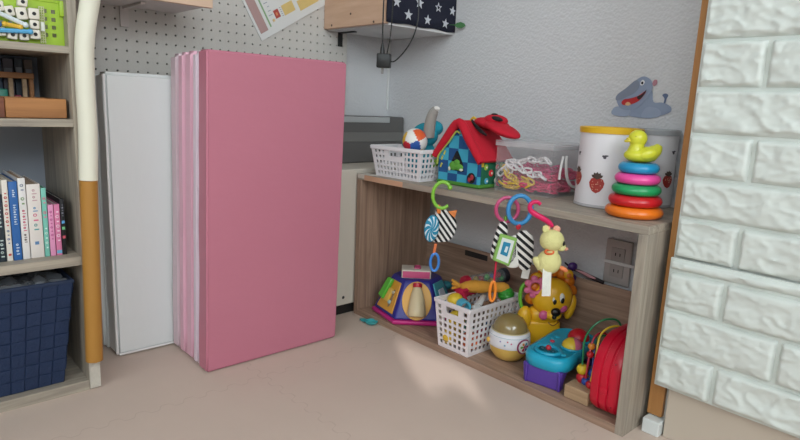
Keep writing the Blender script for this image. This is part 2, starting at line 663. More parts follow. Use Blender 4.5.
# ------------------------------------------------------------------ things on the walls
t = thing('wall_shelf', 'white board shelf on the pegboard at the top left corner of view', 'shelf', (.011, -.9, .848))
obj('board', G().b2(.011, .20, -1.066, -.762, .848, .862), M('#D8CFCD', .5, .02, 8), t, bevel=.001, world=True)
obj('end_lip', G().b2(.2005, .214, -1.066, -.750, .846, .905), M('#D8B9A0', .5, .03, 20), t, bevel=.001, world=True)
obj('bracket', G().b2(.0115, .017, -.90, -.88, .80, .8475).b2(.0175, .15, -.895, -.885, .842, .8475), M('#CFC8C4', .5), t, world=True)
tr = thing('paper_tray', 'pale plastic tray standing on the white pegboard shelf', 'tray', (.12, -.84, .8625))
obj('tray', G().b2(.03, .195, -.90, -.775, .8625, .866).b2(.19, .195, -.90, -.775, .866, .93).b2(.03, .19, -.78, -.775, .866, .93).b2(.03, .19, -.90, -.895, .866, .93),
    M('#C9CCD2', .3), tr, bevel=.001, world=True)


def poster():
    a = Vector((.0125, -.507, .804))
    e1 = Vector((0, -.306+.507, .923-.804)).normalized()      # lower edge
    e2 = Vector((0, -e1.z, e1.y))
    t = thing('poster', 'tilted laminated leaflet with pink and green print on the pegboard', 'poster', a)
    W, Hh = .27, .21
    z = Vector((0, 0, 0))

    def pr(name, poly, col, d=.0013, parent=t, label=None):
        return obj(name, G().prism(poly, Vector((d, 0, 0)), e1, e2, .0003), M(col, .35, .06, 60), parent, smooth=False, label=label)
    R4 = lambda x0, x1, y0, y1: [(x0, y0), (x1, y0), (x1, y1), (x0, y1)]
    obj('sheet', G().prism(R4(0, W, 0, Hh), z, e1, e2, .0012), M('#DDDDDB', .25), t, smooth=False)
    pr('picture', R4(.008, .036, .018, Hh-.012), '#B39390')
    pr('green_stripe', R4(.046, .051, .022, Hh-.03), '#86AA7B')
    for k, (x0, x1, y0, y1, c) in enumerate(((.108, .15, .030, .060, '#D9BE7A'), (.165, .24, .02, .05, '#D9BE7A'), (.062, .07, .03, .038, '#E0C28C'), (.12, .19, .075, .14, '#D9C59A'))):
        pr('yellow_block', R4(x0, x1, y0, y1), c)
    o = pr('red_picture', R4(.076, .094, .034, .058), '#B24B44')
    obj('motif', G().prism(R4(.081, .087, .041, .050), Vector((.0017, 0, 0)), e1, e2, .0002), M('#D98B5F', .4), o, smooth=False)
    g = G()
    for i in range(7):
        g.prism(R4(.057+.004*(i % 3), .071, .050+i*.012, .052+i*.012), Vector((.0013, 0, 0)), e1, e2, .0003)
    for i in range(5):
        g.prism(R4(.099, .104, .032+i*.006, .034+i*.006), Vector((.0013, 0, 0)), e1, e2, .0003)
    obj('text_lines', g, M('#8E9AA6', .5), t, smooth=False)


poster()

# wooden box shelf in the corner with star cloth
t = thing('wall_box', 'light wooden box shelf mounted high in the corner', 'shelf', (.15, -.14, .858))
obj('side_panel', G().b2(.0115, .303, -.287, -.272, .862, 1.15), LWOOD, t, bevel=.001, world=True)
obj('bottom_board', G().b2(.0115, .303, -.2715, -.002, .859, .873), M('#DAD8D8', .5), t, bevel=.001, world=True, label='white bottom board')
obj('top_board', G().b2(.0115, .303, -.2715, -.002, 1.135, 1.149), LWOOD, t, bevel=.001, world=True)
for x, z in ((.148, .898), (.053, .871), (.257, .868)):
    obj('screw', G().lathe([(0, .0012), (.003, .0012), (.0036, 0)], (x, -.287, z), 10, RXm(90)), M('#5A4436', .5), t, world=True)
obj('bracket', G().b2(.0105, .0135, -.232, -.214, .815, .8585).b2(.0135, .09, -.230, -.216, .8555, .8585), M('#181818', .5), t, bevel=.001, world=True, label='black metal bracket')


def star(r, ri=.42, rot=90, n=5):
    p = []
    for i in range(2*n):
        a = radians(rot)+i*pi/n
        q = r if i % 2 == 0 else r*ri
        p.append((q*cos(a), q*sin(a)))
    return p


def star_cloth():
    t = thing('star_cloth', 'navy cloth with white stars hanging over the corner box', 'cloth', (.306, -.14, .868))
    b = bmesh.new()
    n, m = 40, 14
    wav = lambda y, z: .0040+.0025*sin(y*60+1)*(1.05-z)*3+.0015*sin(y*23)
    v = [[b.verts.new((.304+wav(-.283+.283*i/n, .866+.27*j/m)+(0), -.283+.281*i/n, .866-.0016*sin(i*.4)+.27*j/m)) for j in range(m+1)] for i in range(n+1)]
    for i in range(n):
        for j in range(m):
            b.faces.new((v[i][j], v[i+1][j], v[i+1][j+1], v[i][j+1]))
    g = G()
    g.join(b)
    o = obj('fabric', g, M('#15182C', .85, .15, 30, .2, 300), t, world=True)
    md = o.modifiers.new('th', 'SOLIDIFY')
    md.thickness = .0012
    md.offset = -1
    wm = M('#C9CBD2', .8)
    for (y, z, r, hol) in ((-.248, .923, .016, 0), (-.159, .932, .017, 0), (-.08, .930, .015, 1), (-.018, .928, .015, 0), (-.204, .893, .0165, 0), (-.123, .889, .0155, 0), (-.045, .888, .0155, 0), (-.2, .965, .016, 0), (-.11, .968, .016, 0)):
        x = .304+wav(y, z)+.0016
        g = G().prism(star(r, .42, 90+random.uniform(-8, 8)), (x, y, z), (0, 1, 0), (0, 0, 1), .0006)
        s = obj('star', g, wm, t, world=True, smooth=False)
        if hol:
            obj('star_centre', G().prism(star(r*.5, .42, 90), (x+.0006, y, z), (0, 1, 0), (0, 0, 1), .0004), M('#15182C', .85), s, smooth=False,
                world=True)


star_cloth()

lf = thing('artificial_leaf', 'single green leaf poking out beside the star cloth', 'leaf', (.330, -.028, .885))
g = G()
g.prism([(0, -.002), (.008, -.008), (.022, -.009), (.034, -.002), (.030, .005), (.018, .009), (.006, .006)], (0, 0, 0), (.74, .67, 0), (.1, -.1, 1), .0012)
obj('blade', g, M('#2F6B33', .5, .1, 40), lf)
obj('stalk', G().tube([(-.012, -.010, .0), (0, 0, 0), (.012, .011, .001)], .0012), M('#2C5A2C', .5), lf)


def adapter():
    t = thing('usb_adapter', 'black plug adapter dangling on cables below the corner box', 'charger', (.338, -.312, .733))
    bk = M('#141414', .4)
    R = RZm(40)
    obj('body', G().rbox((0, 0, .023), (.038, .028, .038), .003, R), bk, t)
    a = R @ Vector((-.005, -.004, 0))
    for s in (-1, 1):
        q = R @ Vector((-.004, s*.0055, 0))
        obj('prong', G().box((q.x, q.y, -.003), (.0052, .0016, .018), R), M('#8E8B86', .3), t)
    obj('plug', G().lathe([(0, .072), (.003, .071), (.006, .056), (.0075, .042), (0, .0405)], (-.006, -.002, 0), 12), bk, t)
    obj('cable', G().tube([(-.006, -.002, .068), (-.008, -.002, .12), (-.009, -.001, .2), (-.009, 0, .30)], .002, smooth=6), bk, t)
    obj('cable', G().tube([(.014, .010, .022), (.026, .018, .024), (.045, .034, .05), (.060, .048, .085), (.066, .056, .12), (.066, .060, .16), (.062, .06, .30)], .0018, smooth=6), bk, t)
    obj('cable', G().tube([(.004, .006, .041), (.010, .012, .10), (.013, .014, .2), (.013, .014, .30)], .0017, smooth=6), bk, t)


adapter()

# wall outlet seen through the shelf
t = thing('wall_outlet', 'grey wall outlet plate with white band low on the back wall', 'outlet', (.926, -.001, .268))
obj('plate', G().rbox((.926, -.0055, .269), (.070, .008, .116), .003), M('#B4ACA8', .4), t, world=True)
obj('socket_insert', G().rbox((.926, -.0105, .269), (.036, .003, .076), .001), M('#A69E9A', .4), t, world=True)
obj('band', G().b2(.892, .980, -.016, -.0125, .2645, .2725), M('#DEDCDA', .4), t, world=True, bevel=.001, label='white strip across the plate')
g = G()
for z in (.247, .290):
    for x in (.920, .932):
        g.b2(x-.0012, x+.0012, -.0124, -.0121, z-.004, z+.004)
obj('slots', g, M('#1A1716', .7), t, world=True)


# hippo sticker: a plain cartoon hippo cut-out on the wallpaper
def hippo():
    t = thing('hippo_sticker', 'blue-grey laughing hippo sticker on the wall above the cans', 'sticker', (.935, -.0008, .675))
    Y = -.0012

    def lay(name, pts, col, d, label=None):
        g = G()
        ps = [Vector((x, 0, z)) for x, z in pts]
        sp, _ = spline(ps, [0]*len(ps), 4, True)
        g.prism([(p.x, p.z) for p in sp], (0, Y-d, 0), (1, 0, 0), (0, 0, 1), -.0004 if False else .0004)
        return obj(name, g, M(col, .45, .06, 40), t, world=True, smooth=False, label=label)
    lay('body', [(.905, .640), (.925, .634), (.960, .634), (.985, .640), (1.008, .650), (1.006, .663), (.985, .671), (.965, .672), (.957, .700), (.935, .702), (.915, .68), (.903, .66)], '#93A0B8', .0006)
    lay('front_leg', [(.862, .640), (.880, .635), (.905, .636), (.912, .648), (.895, .658), (.872, .658), (.863, .65)], '#9CA9BF', .0012)
    lay('head', [(.872, .676), (.885, .690), (.902, .708), (.916, .722), (.933, .731), (.950, .725), (.958, .712), (.957, .695), (.946, .676), (.930, .658), (.905, .650), (.885, .654), (.876, .664)], '#909DB6', .0018)
    lay('muzzle', [(.869, .676), (.873, .688), (.893, .703), (.914, .721), (.924, .718), (.925, .703), (.912, .689), (.893, .680), (.877, .673)], '#838C9E', .0024)
    lay('mouth', [(.886, .669), (.892, .676), (.908, .679), (.926, .685), (.945, .698), (.938, .683), (.926, .671), (.906, .663), (.890, .663)], '#C02B30', .0030)
    lay('mouth_corner', [(.924, .683), (.934, .688), (.946, .700), (.939, .685), (.930, .676)], '#2A1D24', .0036)
    lay('tongue', [(.896, .664), (.901, .670), (.908, .668), (.910, .664), (.903, .661)], '#E3B98A', .0036)
    lay('eye', [(.928, .716), (.933, .723), (.939, .718), (.936, .711), (.930, .710)], '#E8EAEC', .0030)
    lay('pupil', [(.930, .715), (.933, .719), (.936, .716), (.934, .712)], '#16161C', .0036)
    lay('ear', [(.957, .715), (.961, .723), (.968, .722), (.968, .713), (.961, .709)], '#B98490', .0012)
    lay('leg', [(.940, .636), (.960, .633), (.985, .640), (.980, .655), (.955, .660), (.943, .65)], '#9CA9C0', .0012)
    lay('tail', [(.989, .668), (.990, .680), (.984, .688), (.991, .692), (.998, .688), (.995, .680), (.993, .668)], '#5E6E8E', .0002)


hippo()


# ------------------------------------------------------------------ bookshelf contents
def perforated(g, o, u, v, nu, nv, hu=.62, hv=.62, th=.002, skip=None, mu=.010, mv=.010, slot=None):
    """a thin wall o..o+u..o+v with a grid of square holes, thickened inwards"""
    o, u, v = Vector(o), Vector(u), Vector(v)
    L, H = u.length, v.length

    def cuts(n, m, Ln, f):
        c = [0, m]
        p = (Ln-2*m)/n
        for i in range(n):
            c += [m+p*i+p*(1-f)/2, m+p*i+p*(1+f)/2]
        c += [Ln-m, Ln]
        return c
    cu, cv = cuts(nu, mu, L, hu), cuts(nv, mv, H, hv)
    cu, cv = [x/L for x in cu], [x/H for x in cv]
    nn = u.cross(v).normalized()*th
    vs = {}

    def V(i, j, k):
        if (i, j, k) not in vs:
            vs[i, j, k] = g.b.verts.new(o+u*cu[i]+v*cv[j]+nn*k)
        return vs[i, j, k]
    NU, NV = len(cu)-1, len(cv)-1

    def solid(i, j):
        if i < 0 or j < 0 or i >= NU or j >= NV:
            return False
        if slot:
            a, b, c, d = slot
            mx_, mz_ = (cu[i]+cu[i+1])/2, (cv[j]+cv[j+1])/2
            if a < mx_ < b and c < mz_ < d:
                return False
            if a-.06 < mx_ < b+.06 and c-.09 < mz_ < d+.09:
                return True
        hole = i >= 2 and j >= 2 and i % 2 == 0 and j % 2 == 0 and i < NU-1 and j < NV-1
        return not hole
    for i in range(NU):
        for j in range(NV):
            if not solid(i, j):
                continue
            g.b.faces.new((V(i, j, 0), V(i+1, j, 0), V(i+1, j+1, 0), V(i, j+1, 0)))
            g.b.faces.new((V(i, j, 1), V(i, j+1, 1), V(i+1, j+1, 1), V(i+1, j, 1)))
            for di, dj, a, b in ((-1, 0, (i, j), (i, j+1)), (1, 0, (i+1, j), (i+1, j+1)), (0, -1, (i, j), (i+1, j)), (0, 1, (i, j+1), (i+1, j+1))):
                if not solid(i+di, j+dj):
                    g.b.faces.new((V(*a, 0), V(*b, 0), V(*b, 1), V(*a, 1)))


def basket(name, label, loc, rz, bw, bd, tw, td, h, nx, ny, nz, mat, group=None, slots=('f', 'b'), sl=(.32, .68, .70, .90), cat='basket', rim=.004):
    """tapered plastic basket with square holes; local x = bw, local y = bd, front = -y"""
    t = thing(name, label, cat, loc, rz, group)
    B = [Vector((sx*bw/2, sy*bd/2, 0)) for sx, sy in ((-1, -1), (1, -1), (1, 1), (-1, 1))]
    T = [Vector((sx*tw/2, sy*td/2, h)) for sx, sy in ((-1, -1), (1, -1), (1, 1), (-1, 1))]
    for k, nm in enumerate('frbl'):
        g = G()
        a, b = B[k], B[(k+1) % 4]
        u = ((b-a)+(T[(k+1) % 4]-T[k]))/2
        o = a
        # bilinear: build flat in the average width then taper
        perforated(g, (0, 0, 0), (1, 0, 0), (0, 0, 1), nx if nm in 'fb' else ny, nz, th=.001, mu=.05, mv=.06, slot=sl if nm in slots else None)
        c, d = T[k], T[(k+1) % 4]
        nrm = (b-a).cross(c-a).normalized()
        for v in g.b.verts:
            x, y, z = v.co
            q = (a*(1-x)+b*x)*(1-z)+(c*(1-x)+d*x)*z
            v.co = q - nrm*(.0022 if y > 1e-5 or y < -1e-5 else 0)
        obj('wall', g, mat, t, smooth=False)
    g = G()
    obj('base', G().b2(-bw/2, bw/2, -bd/2, bd/2, 0, .0025), mat, t, smooth=False)
    g.tube([(v.x, v.y, h) for v in T], rim, True, 6)
    for i in range(4):
        g.box(((T[i]+T[(i+1) % 4])/2-Vector((0, 0, .002))), ((T[(i+1) % 4]-T[i]).length if i % 2 == 0 else rim*1.6, (T[(i+1) % 4]-T[i]).length if i % 2 else rim*1.6, .010))
    obj('rim', g, mat, t, bevel=.001)
    return t


# fabric bin
def bin_():
    t = thing('storage_bin', 'navy woven basket in the bookshelf\'s bottom bay', 'basket', (.165, -1.25, .0225))
    mat = M('#16294A', .75, .15, 25, .25, 250)
    g = G()
    # woven shell: tiles alternately raised, tapered to the bottom
    h = .222
    n, cols_f, cols_s = 8, 11, 8

    def side(a0, b0, a1, b1, cols, nrm):
        for i in range(cols):
            for j in range(n):
                def P(x, z):
                    return (Vector(a0)*(1-x)+Vector(b0)*x)*(1-z)+(Vector(a1)*(1-x)+Vector(b1)*x)*z
                x0, x1, z0, z1 = i/cols, (i+1)/cols, j/n, (j+1)/n
                q = [P(x0, z0), P(x1, z0), P(x1, z1), P(x0, z1)]
                cen = sum(q, Vector())/4
                k = (i+j) % 2
                t_ = Vector(nrm)*(.0012 if k else .0)
                ins = [(cen+(v-cen)*.90)+t_+Vector(nrm)*.0014 for v in q]
                a = [g.b.verts.new(v) for v in q]
                c = [g.b.verts.new(v) for v in ins]
                g.b.faces.new(c)
                for m in range(4):
                    g.b.faces.new((a[m], a[(m+1) % 4], c[(m+1) % 4], c[m]))
    X0b, X1b, Y0b, Y1b = -.12, .112, -.15, .118
    X0t, X1t, Y0t, Y1t = -.13, .116, -.16, .146
    side((X1b, Y0b, 0), (X1b, Y1b, 0), (X1t, Y0t, h), (X1t, Y1t, h), cols_f, (1, 0, 0))
    side((X1b, Y1b, 0), (X0b, Y1b, 0), (X1t, Y1t, h), (X0t, Y1t, h), cols_s, (0, 1, 0))
    side((X0b, Y1b, 0), (X0b, Y0b, 0), (X0t, Y1t, h), (X0t, Y0t, h), cols_f, (-1, 0, 0))
    side((X0b, Y0b, 0), (X1b, Y0b, 0), (X0t, Y0t, h), (X1t, Y0t, h), cols_s, (0, -1, 0))
    g.b2(X0b, X1b, Y0b, Y1b, 0, .003)
    obj('woven_shell', g, mat, t, smooth=False)
    obj('rim', G().tube([(X1t, Y0t, h), (X1t, Y1t, h), (X0t, Y1t, h), (X0t, Y0t, h)], .0045, True, 8), M('#1B2A46', .7), t)
    b = bmesh.new()
    nx, ny = 26, 34
    v = [[b.verts.new((X0t+.008+(X1t-X0t-.012)*i/nx, Y0t+.008+(Y1t-Y0t-.012)*j/ny, h-.004+.020*noise.noise(Vector((i*.38, j*.33, 4)))*(1 if 0 < i < nx and 0 < j < ny else .2))) for j in range(ny+1)] for i in range(nx+1)]
    for i in range(nx):
        for j in range(ny):
            b.faces.new((v[i][j], v[i+1][j], v[i+1][j+1], v[i][j+1]))
    q = G()
    q.join(b)
    bag = thing('plastic_bag', 'crinkled clear plastic bag lying in the navy woven basket', 'bag', (.165, -1.25, .0225+h))
    o = obj('film', q, clear('film', '#B8BCC4', .45, .12), bag, ang=70)
    o.location.z = -h


bin_()


# row of books on the middle shelf
def book(y0, y1, top, col, pages, marks, label, depth=.15, x1=.268, tilt=0.0, name='book'):
    z0 = .3004
    t = thing(name, label, 'book', (x1-depth/2, (y0+y1)/2, z0), group='books on the middle shelf')
    w_, h = y1-y0-.0008, top-z0
    cm = M(col, .4, .04, 30)
    g = G()
    g.rbox((depth/2-.0015, 0, h/2), (.003, w_, h), .0008)
    for s in (-1, 1):
        g.box((-.0005, s*(w_/2-.0006), h/2), (depth-.002, .0012, h))
    obj('cover', g, cm, t, bevel=0)
    obj('pages', G().b2(-depth/2+.003, depth/2-.0035, -w_/2+.0014, w_/2-.0014, .002, h-.003), M(pages, .8, .1, 300, stretch=(1, 12, 1)), t, smooth=False)
    for (mc, rows) in marks:
        for (f0, f1, wd, kind) in rows:
            g = G()
            n = kind
            for i in range(n):
                zz = h*(f0+(f1-f0)*(i+.5)/n)
                hh = h*(f1-f0)/n*.62
                ww = w_*wd
                if n == 1:
                    g.box((depth/2+.0002, 0, zz), (.0006, ww, hh))
                else:
                    g.torus((depth/2+.0002, 0, zz), min(ww, hh)*.42, .0008, RYm(90), 8, 4) if i % 2 else g.box((depth/2+.0002, ww*.1, zz), (.0006, ww*.7, hh*.45))
            obj('spine_print', g, M(mc, .5), t, smooth=False)
    return t


BK = [
    (-1.262, -1.244, .455, '#DAD5CE', '#D2CABE', [('#3A6FA8', [(.2, .8, .5, 6)])], 'pale book with blue print, leftmost on the middle shelf'),
    (-1.2435, -1.2285, .44, '#3C7D72', '#D2CABE', [('#E8E4DA', [(.2, .8, .5, 6)])], 'green-grey book beside the leftmost pale book'),
    (-1.228, -1.2145, .435, '#24303A', '#CFC8BC', [('#C8D6D0', [(.05, .35, .6, 5), (.5, .8, .5, 5)])], 'dark slate book left of the white book with red print'),
    (-1.214, -1.2035, .463, '#E4DCD2', '#B59E86', [('#C2504A', [(.42, .86, .5, 9), (.06, .1, .5, 1)]), ('#6C7C9C', [(.2, .4, .4, 4)])], 'thin white book with red spine print beside the blue book'),
    (-1.203, -1.1875, .459, '#2B64A8', '#C9BFAE', [('#DCE6F0', [(.8, .9, .45, 4), (.45, .72, .5, 9), (.06, .22, .5, 4)])], 'blue book with pale spine lettering'),
    (-1.187, -1.1735, .465, '#E6E2E0', '#A98F78', [('#C8466A', [(.34, .62, .6, 8)]), ('#7A9A68', [(.66, .78, .5, 2)]), ('#5A4A46', [(.2, .32, .5, 4)]), ('#8A93A8', [(.83, .94, .5, 2)])], 'white book with pink spine lettering right of the blue book'),
    (-1.173, -1.1485, .452, '#E5DCD6', '#B09A86', [('#4E92BE', [(.62, .70, .5, 2)]), ('#D86C8C', [(.48, .62, .5, 2)]), ('#55A0A0', [(.36, .48, .5, 2)]), ('#C9A0A8', [(.76, .94, .5, 4)]), ('#5C86B4', [(.17, .24, .3, 1)])], 'thick cream book with big pink and blue characters'),
    (-1.148, -1.1385, .443, '#7CC4B4', '#C9BFAE', [('#E37E9A', [(.76, .88, .6, 2), (.55, .68, .6, 2)]), ('#D8EDE6', [(.1, .45, .5, 5)])], 'mint green book between the cream and pink books'),
    (-1.138, -1.1275, .408, '#E79BC2', '#D8D0C8', [('#C25A92', [(.3, .9, .4, 8)])], 'plain pink book right of the mint book'),
    (-1.127, -1.116, .408, '#DE7FA8', '#D8D0C8', [('#F2D6E2', [(.25, .9, .6, 7)]), ('#6FB7D6', [(.02, .12, .9, 1)])], 'pink patterned book with a blue foot'),
    (-1.1155, -1.107, .418, '#17171C', '#DAD4CA', [('#5FA8DC', [(.55, .63, .7, 1)]), ('#7CC48C', [(.44, .52, .7, 1)]), ('#D85A6A', [(.28, .36, .7, 1)]), ('#8C8C98', [(.68, .92, .4, 5)])], 'black book with coloured dots, rightmost on the middle shelf'),
]
for b in BK:
    book(*b)

# second bay: a wooden tray box, an abacus frame and dark books behind
t = thing('wooden_box', 'shallow honey-coloured wooden box on the bookshelf\'s upper board', 'box', (.20, -1.17, .5825))
ty = [(-1.198, -1.093)]
obj('front', G().b2(.272, .280, -1.198, -1.094, .583, .621), HWOOD, t, bevel=.0015, world=True)
obj('side', G().b2(.14, .2715, -1.198, -1.190, .583, .621), HWOOD, t, bevel=.001, world=True)
obj('side', G().b2(.14, .2715, -1.102, -1.094, .583, .621), HWOOD, t, bevel=.001, world=True)
obj('back', G().b2(.132, .1395, -1.198, -1.094, .583, .621), HWOOD, t, bevel=.001, world=True)
obj('floor', G().b2(.14, .2715, -1.1895, -1.1025, .583, .587), HWOOD, t, world=True)
t = thing('wooden_box', 'dark reddish wooden box cut off at the left edge beside the honey box', 'box', (.2, -1.24, .5825))
obj('front', G().b2(.271, .278, -1.30, -1.199, .583, .621), wood('red_wood', '#5E321E', '#7C4630', 'y', .5, 60, 4), t, bevel=.001, world=True)
obj('body', G().b2(.15, .2705, -1.30, -1.20, .583, .615), M('#6A3A24', .6), t, world=True)

t = thing('wooden_rack', 'small wooden rack of upright bars standing behind the honey box', 'toy', (.1, -1.2, .5825))
obj('top_bar', G().b2(.108, .122, -1.36, -1.116, .659, .671), HWOOD, t, bevel=.001, world=True)
for y in (-1.121, -1.134, -1.159, -1.20, -1.25, -1.30):
    obj('bar', G().b2(.111, .119, y-.0042, y+.0042, .5825, .6588), TWOOD if y < -1.13 else HWOOD, t, bevel=.001, world=True)
for k, (y0, y1, c, z) in enumerate(((-1.29, -1.25, '#2E3C52', .70), (-1.249, -1.222, '#3A4A62', .703), (-1.221, -1.198, '#22303F', .70), (-1.197, -1.168, '#41516B', .704), (-1.167, -1.146, '#5B5560', .70), (-1.145, -1.128, '#39424E', .703), (-1.127, -1.110, '#6A5A54', .70))):
    g = thing('book', 'dark %s book at the back behind the wooden rack, %s' % (['navy', 'slate', 'black-blue', 'blue-grey', 'mauve', 'charcoal', 'brown'][k], ['leftmost of the row', 'second of the row', 'third of the row', 'at the middle of the row', 'right of the middle', 'second from the right end', 'at the right end'][k]), 'book', (.06, (y0+y1)/2, .5825), group='dark books at the back of the upper bay')
    obj('cover', G().b2(.026, .085, y0+.0005, y1-.0005, .5828, z), M(c, .5, .1, 30), g, bevel=.001, world=True)
    obj('spine_band', G().b2(.0851, .0856, y0+.003, y1-.003, z-.035, z-.02), M('#8A8E98', .5), g, world=True)
tag(obj('toy_block', G().rbox((.10, -1.172, .610), (.012, .018, .052), .003), M('#3E9C86', .4)), 'green toy block behind the wooden boxes', 'toy')
tag(obj('toy_block', G().rbox((.10, -1.146, .604), (.012, .014, .040), .003), M('#A8485A', .4)), 'dark red toy block between the rack bars', 'toy')


# green basket with toys on the upper board
def green_basket():
    GM = M('#A2C42E', .4, .03, 20)
    t = thing('toy_basket', 'lime green perforated basket on the bookshelf\'s upper board', 'basket', (.19, -1.18, .7235))
    g = G()
    H = .083
    X0, X1, Y0, Y1 = .10, .268, -1.34, -1.083
    z0 = .7235

    def wall(a, b, nx, holes=True):
        a, b = Vector(a), Vector(b)
        q = G()
        perforated(q, a, b-a, (0, 0, H), nx, 4, .5, .5, .002, mu=.012, mv=.012)
        return q
    obj('wall', wall((X1, Y0, z0), (X1, Y1-.003, z0), 16), GM, t, world=True, smooth=False)
    obj('wall', wall((X1, Y1-.003, z0), (X0, Y1-.003, z0), 10), GM, t, world=True, smooth=False)
    obj('wall', wall((X0, Y1-.003, z0), (X0, Y0, z0), 16), GM, t, world=True, smooth=False)
    obj('base', G().b2(X0, X1, Y0, Y1-.003, z0, z0+.002), GM, t, world=True)
    obj('rim', G().tube([(X1+.001, Y0, z0+H), (X1+.001, Y1-.003, z0+H), (X0, Y1-.003, z0+H), (X0, Y0, z0+H)], .0035, True, 6), GM, t, world=True)
    obj('tab', G().rbox((X1+.003, Y1-.004, z0+H-.012), (.012, .016, .03), .002), GM, t, world=True)
    # pale blocks with dark round holes piled against the front
    cm = M('#E6DFD2', .5, .05, 20)
    dk = M('#191719', .6)
    n = 0
    for (y, z, w_, h_, rz) in ((-1.141, .7405, .017, .017, 2), (-1.141, .7585, .016, .016, -2), (-1.141, .778, .018, .020, 0), (-1.1595, .736, .0155, .016, 3), (-1.161, .776, .018, .022, 8), (-1.158, .797, .016, .016, -6), (-1.178, .736, .016, .016, -6), (-1.180, .778, .015, .018, 14), (-1.197, .74, .017, .016, 5), (-1.197, .785, .017, .018, 5)):
        lab = ['lowest of the right-hand column', 'second from the bottom of the right-hand column', 'topmost of the right-hand column', 'beside the foot of the right-hand column', 'left of the column\'s top, slightly tipped', 'highest, near the picture top', 'under the light blue bar', 'tipped, in the upper middle of the pile', 'low at the left picture edge', 'high at the left picture edge'][n]
        n += 1
        b = thing('toy_block', 'pale toy block with a dark hole, '+lab, 'toy', (.279, y, z-h_/2), group='pale holed toy blocks by the green basket')
        obj('block', G().rbox((0, 0, h_/2), (.016, w_, h_), .002, RXm(rz)), cm, b)
        obj('hole', G().lathe([(0, .0006), (.0034, .0006), (.0034, 0)], (.0081, 0, h_/2), 12, RYm(90)), dk, b)
    lt = thing('lattice_strip', 'cream ladder-like toy strip at the right of the holed blocks', 'toy', (.277, -1.1265, .724))
    g = G()
    for s in (-1, 0, 1):
        g.b2(.2755, .2775, -1.1265+s*.0038-.0007, -1.1265+s*.0038+.0007, .726, .794)
    for i in range(15):
        g.b2(.2755, .2775, -1.1315, -1.1215, .728+i*.0046, .7293+i*.0046)
    obj('lattice', g, M('#D9DDA8', .5), lt, world=True, smooth=False)
    obj('tile', G().rbox((.279, -1.1265, .7565), (.003, .0065, .017), .001), M('#E4E8E2', .4), lt, world=True)
    for (nm, c, pts, lab) in (('toy_bar', '#5AA9D8', [(.291, -1.206, .741), (.291, -1.150, .744)], 'light blue toy bar low in front of the holed blocks'),
                              ('toy_bar', '#DCE6EA', [(.290, -1.198, .772), (.290, -1.157, .7555)], 'white slanting toy bar above the light blue bar'),
                              ('toy_bar', '#E0B23C', [(.290, -1.190, .7535), (.290, -1.166, .7505)], 'yellow toy bar between the white and light blue bars'),
                              ('toy_bar', '#3C6CA8', [(.289, -1.208, .764), (.289, -1.199, .752)], 'dark blue toy bar at the left picture edge')):
        b = thing(nm, lab, 'toy', pts[0])
        p, q = Vector(pts[0]), Vector(pts[1])
        obj('bar', G().tube([p, q], .0042, seg=8), M(c, .4), b, world=True)
        for e in (p, q):
            obj('peg', G().ell(e, .0052, u=10, v=8), M(c, .4), b, world=True)


green_basket()

# ------------------------------------------------------------------ on top of the toy shelf
TOP = .4343
WHITEP = M('#E9E4E6', .4, .01, 10)


def stripes(name, a, b, per, d, rough=.8):
    m = bpy.data.materials.new(name)
    m.use_nodes = True
    n, l = m.node_tree.nodes, m.node_tree.links
    p = n['Principled BSDF']
    p.inputs['Roughness'].default_value = rough
    tc = n.new('ShaderNodeTexCoord')
    dt = n.new('ShaderNodeVectorMath')
    dt.operation = 'DOT_PRODUCT'
    dt.inputs[1].default_value = Vector(d).normalized()/per
    l.new(tc.outputs['Object'], dt.inputs[0])
    fr = n.new('ShaderNodeMath')
    fr.operation = 'FRACT'
    l.new(dt.outputs['Value'], fr.inputs[0])
    gt = n.new('ShaderNodeMath')
    gt.operation = 'GREATER_THAN'
    gt.inputs[1].default_value = .5
    l.new(fr.outputs[0], gt.inputs[0])
    mx = n.new('ShaderNodeMix')
    mx.data_type = 'RGBA'
    mx.inputs['A'].default_value = lin(a)
    mx.inputs['B'].default_value = lin(b)
    l.new(gt.outputs[0], mx.inputs['Factor'])
    l.new(mx.outputs['Result'], p.inputs['Base Color'])
    return m


def checker(name, a, b, sc):
    m = bpy.data.materials.new(name)
    m.use_nodes = True
    n, l = m.node_tree.nodes, m.node_tree.links
    p = n['Principled BSDF']
    p.inputs['Roughness'].default_value = .85
    tc = n.new('ShaderNodeTexCoord')
    ck = n.new('ShaderNodeTexChecker')
    mp = n.new('ShaderNodeMapping')
    mp.inputs['Location'].default_value = (.003, .5, .002)
    mp.inputs['Scale'].default_value = (1, .0, 1)
    l.new(tc.outputs['Object'], mp.inputs[0])
    l.new(mp.outputs[0], ck.inputs['Vector'])
    ck.inputs['Scale'].default_value = sc
    ck.inputs['Color1'].default_value = lin(a)
    ck.inputs['Color2'].default_value = lin(b)
    l.new(ck.outputs['Color'], p.inputs['Base Color'])
    return m


PL = lambda c: M(c, .32, .02, 20)            # shiny toy plastic
FAB = lambda c: M(c, .9, .08, 60, .25, 250)  # plush or cloth

basket('toy_basket', 'low white perforated basket holding a ball on top of the toy shelf', (.391, -.252, TOP), radians(4), .168, .088, .195, .112, .085, 12, 6, 5, WHITEP,
       sl=(.36, .62, .74, .92))


